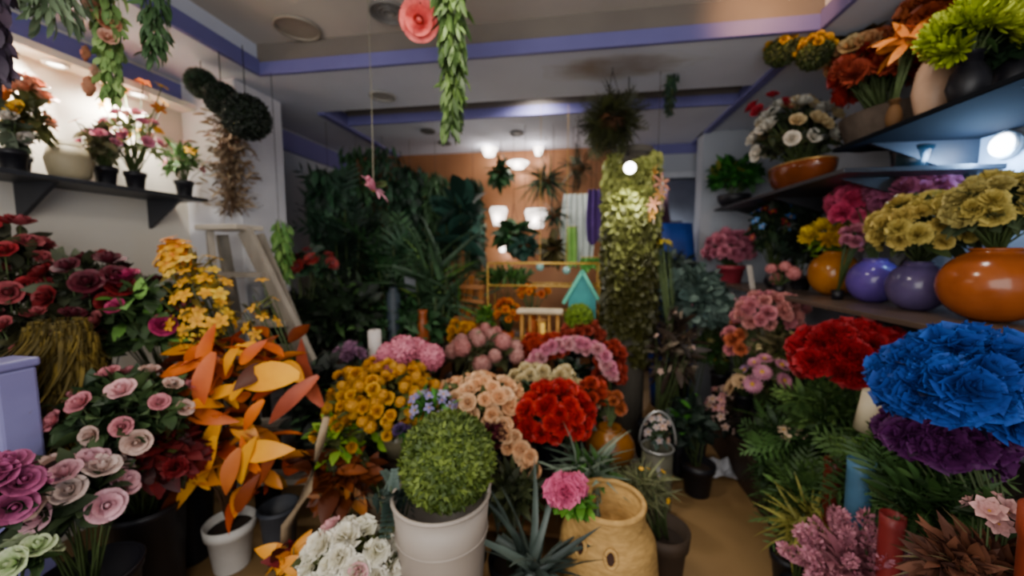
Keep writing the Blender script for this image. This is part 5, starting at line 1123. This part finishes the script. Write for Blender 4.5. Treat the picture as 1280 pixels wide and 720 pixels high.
# spot on the right wall with a cool blue glow
c = at(1236, 182, onX(1236, 182, 1.80)); t = empty('wall_spot', (1.88, c.y, c.z), 'bright round lamp with a cool blue glow on the right wall', 'lamp')
MB().lathe([(0, 0), (.06, 0), (.064, .02), (.058, .035), (.05, .03), (0, .03)], 28).obj('housing', SILV, t, smooth=True).rotation_euler = (0, -PI/2, 0)
MB().lathe([(.048*math.sin(PI/2*i/8), .03+.03*math.cos(PI/2*i/8)) for i in range(9)], 24).obj('bulb', mat('#e8f0ff', '#e8f0ff', .4, emit=10), t, smooth=True).rotation_euler = (0, -PI/2, 0)
l = bpy.data.lights.new('wall_spot_light', 'POINT'); l.energy = 10; l.color = (.32, .58, 1); l.shadow_soft_size = .06
o = bpy.data.objects.new('wall_spot_light', l); COL.objects.link(o); o.location = (1.76, c.y, c.z-.06)
c = at(1150, 210, onX(1150, 210, 1.66)); t = empty('glass_jar', (c.x, c.y+.05, S2), 'small dark teal glass jar at the near end of the upper shelf', 'jar')
hj = .12
MB().lathe([(0, 0), (.06, 0), (.075, .05), (.08, hj*.8), (.085, hj), (.078, hj), (.07, .06), (0, .03)], 28).obj('body', mat('#14262e', '#0c171c', .2), t, smooth=True)

# ---- lower stands, far to near
rplant('loose pink spray bunch at the far end of the right stand', 898, 388, 32, 28, 1.12, ST1, ('bucket', .07, .32, BLACK), [('oval', 120, .07, mat('#5a6a48', '#2f3c26'))], [('blossom', [PK3, LPINK, BLUSH], YELC, 60, .075)])
rplant('salmon pink flower spray under the right shelf edge', 962, 392, 42, 24, 1.22, ST1, ('bucket', .07, .34, BLACK), [('oval', 110, .08, mat('#5c5a44', '#38362a'))], [('carnation', [mat('#d08088', '#9c565e'), PK2], YELC, 54, .08)])
rplant('pink and orange flowers left of the red carnation bunch', 932, 425, 26, 26, 1.14, ST1, ('bucket', .065, .3, BLACK), [('oval', 90, .07, OLIVE)], [('carnation', [mat('#d8848a', '#a2565e'), mat('#d07048', '#98452a')], YELC, 26, .085)])
rplant('beige dried grass bunch left of the red carnations', 972, 432, 30, 30, 1.26, ST1, ('bucket', .065, .3, BLACK), [('lance', 190, .10, mat('#8c8058', '#554d32')), ('oval', 60, .08, OLIVE)], [('blossom', [CRM, BLUSH], YELC, 12, .05)])
rplant('bright green plant with yellow tips beside the tan path', 890, 436, 26, 26, 1.10, ST1, ('pot', .065, .22, BLACK), [('oval', 230, .08, mat('#3f6a26', '#1c3612')), ('oval', 16, .08, mat('#b8a838', '#847820'))], [('blossom', [mat('#d8cc8c', '#a89a5c')], YELC, 6, .05)], name='leafy_plant', cat='potted plant')
rplant('cream gerbera with a brown centre beside the pink bunch', 928, 483, 14, 13, 1.12, ST1, ('vase', .05, .24, BLACK), [('oval', 10, .07, GREEN)], [('gerbera', [mat('#d8b48c', '#a8825c')], BROWNC, 3, .15)])
rplant('mauve and pink blossoms right of the cream gerbera', 958, 470, 30, 24, 1.15, ST1, ('bucket', .065, .3, BLACK), [('oval', 60, .08, OLIVE)], [('gerbera', [mat('#c48098', '#8f5068'), mat('#a078a0', '#6c4c70')], YELC, 12, .11)])
rplant('blush pink blossoms trailing at the edge of the tan path', 903, 518, 22, 38, 1.06, ST1, ('pot', .055, .14, BLACK), [('oval', 60, .07, DKGREEN)], [('blossom', [BLUSH, mat('#cf9494', '#9c6468')], YELC, 44, .07)])
rplant('brown dry leafy bunch behind the trailing blush blossoms', 935, 515, 30, 34, 1.2, ST1, ('pot', .055, .2, BROWNC), [('oval', 240, .10, mat('#3a2a18', '#1c140a'))], [], name='dry_bunch')
rplant('cream blossoms among the ferns below the pink bunch', 990, 545, 16, 14, 1.10, ST1, ('pot', .06, .14, BLACK), [('oval', 30, .07, GREEN)], [('blossom', [mat('#d8bc9c', '#a88c70')], YELC, 7, .075)])
CR = mat('#b01222', '#64060f', .55)
rplant('large crimson red carnation bunch on the right stand', 1066, 450, 60, 38, 1.2, ST2, ('bucket', .07, .3, BLACK), [('oval', 80, .08, DKGREEN)], [('carnation', [CR, mat('#a00e1c', '#5a050c', .55)], YELC, 98, .105)], xy=(1.47, 1.66))
BLU = mat('#1848a2', '#0b2060', .6); BLU2 = mat('#2058b4', '#0e2a74', .6)
rplant('large royal blue flower bunch at the right edge', 1206, 486, 76, 60, 1.14, ST2, ('bucket', .11, .26, BLACK), [('oval', 60, .08, mat('#1a2a5c', '#0c1432'))], [('carnation', [BLU, BLU2, BLU], YELC, 99, .115, {'jit': .3})], xy=(1.50, 1.2))
rplant('deep purple flower bunch below the royal blue flowers', 1176, 545, 50, 36, 1.16, ST1, ('bucket', .07, .3, BLACK), [('oval', 50, .08, mat('#3a1a3c', '#1e0c20'))], [('carnation', [mat('#5a1a5c', '#300c34', .6)], YELC, 52, .10)], xy=(1.24, 1.18))
c = at(1098, 516, 1.42); t = empty('paper_cup', (c.x, c.y, ST1), 'cream paper cup on a slim stand between the red and blue flowers', 'cup')
rC = 23*1.42/F_PX; zC = at(1098, 540, 1.42).z-ST1; hC = 50*1.42/F_PX
MB().lathe([(0, zC), (rC, zC), (rC*.72, zC+hC), (rC*.7, zC+hC), (0, zC+hC-.002)], 28).obj('cup_wall', mat('#d8ccae', '#b4a688', .6), t, smooth=True); MB().tube([(0, 0, 0), (0, 0, zC)], .008, 8).obj('rod', BLACK, t)
# fern mass
FERN = mat('#587a38', '#263e18', .6); FERN2 = mat('#66843e', '#304a20', .6); FERN3 = mat('#466a30', '#1c3412', .6)
for px, py, rx, ry, X, base, m, lb in ((985, 570, 46, 60, 1.10, ST1, FERN3, 'dark fern bush at the path edge under the pink blossoms'),
    (1040, 520, 52, 46, 1.24, ST1, FERN2, 'olive green fern bush under the crimson carnations'),
    (1010, 625, 40, 44, 1.04, 0, FERN, 'bushy green fern low beside the tan path'),
    (1105, 590, 40, 50, 1.16, ST1, FERN, 'green fern right of the blue vase'),
    (1160, 625, 66, 52, 1.12, 0, FERN3, 'large dark fern below the purple flowers'),
    (1150, 570, 34, 30, 1.2, ST1, FERN2, 'small olive fern under the cream cup')):
    rplant(lb, px, py, rx, ry, X, base, ('pot', .07, .16, BLACK), [('fern', 70, .22, m), ('lance', 260, .10, m)], [], name='fern', cat='potted plant')
def tallvase(label, px, y0, y1, X, m, r, base=ST1):
    c = at(px, y1, onX(px, y1, X)); h = at(px, y0, onX(px, y0, X)).z-base; t = empty('tall_vase', (c.x, c.y, base), label, 'vase'); MB().lathe([(0, 0), (r*.7, 0), (r*.78, .01), (r, h*.95), (r*1.04, h), (r*.95, h), (r*.7, .03), (0, .03)], 28).obj('body', m, t, smooth=True)
tallvase('slate blue tall vase among the ferns on the right', 1072, 572, 640, .99, mat('#46708c', '#2c4a62', .4), .038, 0)
tallvase('dark red tall vase left of the slate blue one', 1040, 572, 620, 1.03, mat('#6a2418', '#42140c', .4), .032, 0)
tallvase('brick red vase right of the slate blue vase', 1112, 640, 690, .97, mat('#8c2c2c', '#5a1818', .4), .03, 0)
c = at(1268, 600, onX(1276, 600, 1.16)); c.x = 1.0; c.y = .86; c.x, c.y = settle(c.x, c.y, .07, 0, .6); occupy(c.x, c.y, .07, 0, .6); t = empty('clay_pot', (c.x, c.y, 0), 'orange-red tall clay pot at the right edge under the blue flowers', 'pot')
hh = at(1268, 570, onX(1276, 570, 1.16)).z; MB().lathe(pot_profile('bucket', .065, hh), 32).obj('body', mat('#983c1c', '#6a240e', .6), t, smooth=True)
rplant('pale pink blossoms low at the right edge below the clay pot', 1246, 642, 24, 16, 1.0, 0, ('pot', .05, .2, BLACK), [('oval', 30, .07, GREEN)], [('poppy', [mat('#d8a8a4', '#a87876')], YELC, 6, .065)], xy=(1.02, .96))
rplant('pale yellow-green grass tuft at the foot of the ferns', 1015, 660, 38, 26, .98, 0, ('pot', .055, .14, BLACK), [('blade', 190, .16, mat('#b0a84c', '#72702a'))], [], name='grass_plant', cat='potted plant')
rplant('dusky pink plume grass bunch at the bottom right', 1075, 706, 62, 28, .95, 0, ('pot', .06, .14, BLACK), [('lance', 420, .11, mat('#b87a84', '#7c4450', .7), {'name': 'plumes'})], [('plume', [mat('#cf8e9a', '#98586a', .7)], YELC, 34, .10)], xy=(.97, 1.2))
rplant('rusty brown dried grass bunch in the bottom right corner', 1225, 710, 64, 24, .95, 0, ('pot', .06, .14, BLACK), [('lance', 520, .11, mat('#74442c', '#432418', .7), {'name': 'dried_blades'}), ('blade', 90, .12, mat('#7a6a48', '#4a3e28'))], [], name='dried_grass', xy=(1.0, .92))
c = at(895, 588, onZ(895, 588, .01)); t = empty('paper_wrap', (c.x, c.y, 0), 'crumpled white paper lying at the path edge', 'paper'); rs = np.random.default_rng(2); V = []; Fs = []
for j in range(7):
    for i in range(7): V.append(((i-3)*.035, (j-3)*.035, .012+.05*abs(rs.normal())*(1 if 0 < i < 6 and 0 < j < 6 else .2)))
for j in range(6):
    for i in range(6): q = j*7+i; Fs.append((q, q+1, q+8, q+7))
link('sheet', mesh_np('sheet', V, Fs, mat('#c8c8cc', '#a4a4aa', .7), None, False), t)

# ================================================================== LIGHT
def area(name, loc, target, e, size, col=(1, 1, 1), sy=None):
    l = bpy.data.lights.new(name, 'AREA'); l.energy = e; l.size = size; l.color = col
    if sy: l.shape = 'RECTANGLE'; l.size_y = sy
    o = bpy.data.objects.new(name, l); COL.objects.link(o); o.location = loc
    o.rotation_euler = (Vector(target)-Vector(loc)).to_track_quat('-Z', 'Y').to_euler(); return o
def spot(name, loc, target, e, ang, col=(1, 1, 1), r=.05):
    l = bpy.data.lights.new(name, 'SPOT'); l.energy = e; l.spot_size = math.radians(ang); l.spot_blend = .6; l.color = col; l.shadow_soft_size = r
    o = bpy.data.objects.new(name, l); COL.objects.link(o); o.location = loc
    o.rotation_euler = (Vector(target)-Vector(loc)).to_track_quat('-Z', 'Y').to_euler(); return o
area('front_fill_light', (-.3, -1.1, 1.9), (-.3, 2.5, 1.2), 34, 2.6, (1, .95, .88), 1.6)  # fill light added behind the camera
spot('downlight_beam', at(70, 88, onX(70, 88, -2.5)), (-2.6, 1.1, 1.9), 40, 130, (1, .93, .82))
spot('downlight_beam', at(172, 122, onX(172, 122, -2.5)), (-2.6, 1.75, 1.8), 40, 130, (1, .93, .82))
spot('front_downlight', (-.4, 1.3, 2.8), (-.4, 1.5, 0), 34, 150, (1, .9, .76), .12)
spot('rear_downlight', (-.3, 3.1, 2.8), (-.3, 3.4, .6), 30, 150, (1, .95, .9), .1)
spot('right_downlight', (1.0, 1.6, 2.8), (1.5, 1.7, 0), 14, 140, (1, .92, .85), .1)
spot('column_beam', at(786, 214, 2.38), (.3, 2.6, .9), 10, 120, (1, .98, .8), .03)
spot('warm_ceiling_beam', (.95, 2.0, 2.76), (1.0, 2.32, 2.76), 6, 120, (1, .5, .22), .05)
spot('doorway_light', (1.1, 5.2, 2.6), (1.1, 5.2, 0), 40, 140, (.85, .9, 1), .1)
w = bpy.data.worlds.new('shop_surroundings'); bpy.context.scene.world = w; w.use_nodes = True
w.node_tree.nodes['Background'].inputs[0].default_value = (.62, .66, .75, 1); w.node_tree.nodes['Background'].inputs[1].default_value = .66

for o in list(COL.objects):
    if o.parent is None and 'label' in o and 'group' not in o:
        g = {'potted_flowers': 'potted flowers on the left wall shelf', 'hanging_plant': 'plants hanging at the back', 'glow_standin': 'glowing stand-ins for reflections and light pools on the copper wall',
             'fern': 'ferns on the right stand', 'moss_ball': 'moss balls with yellow tops', 'downlight': 'downlights over the left shelf', 'flower_bucket': 'plain buckets on the floor',
             'display_table': 'display tables', 'display_shelf': 'wall shelves', 'plant_stand': 'plant steps on the right'}.get(o.name.split('.')[0])
        if o.name.split('.')[0] == 'topiary_ball' and 'hanging' in o['label']: g = 'three dark topiary balls by the pillar'
        if g: o['group'] = g
# ================================================================== CAMERA
cam = bpy.data.cameras.new('camera'); co = bpy.data.objects.new('camera', cam); COL.objects.link(co)
co.location = (0, 0, CAM_Z); co.rotation_euler = (PI/2-PITCH, 0, YAW)
cam.sensor_width = 36; cam.lens = F_PX/1280*36; cam.clip_start = .05
cam.dof.use_dof = True; cam.dof.focus_distance = .6; cam.dof.aperture_fstop = 2.0
sc = bpy.context.scene; sc.camera = co
sc.view_settings.view_transform = 'AgX'; sc.view_settings.exposure = .85
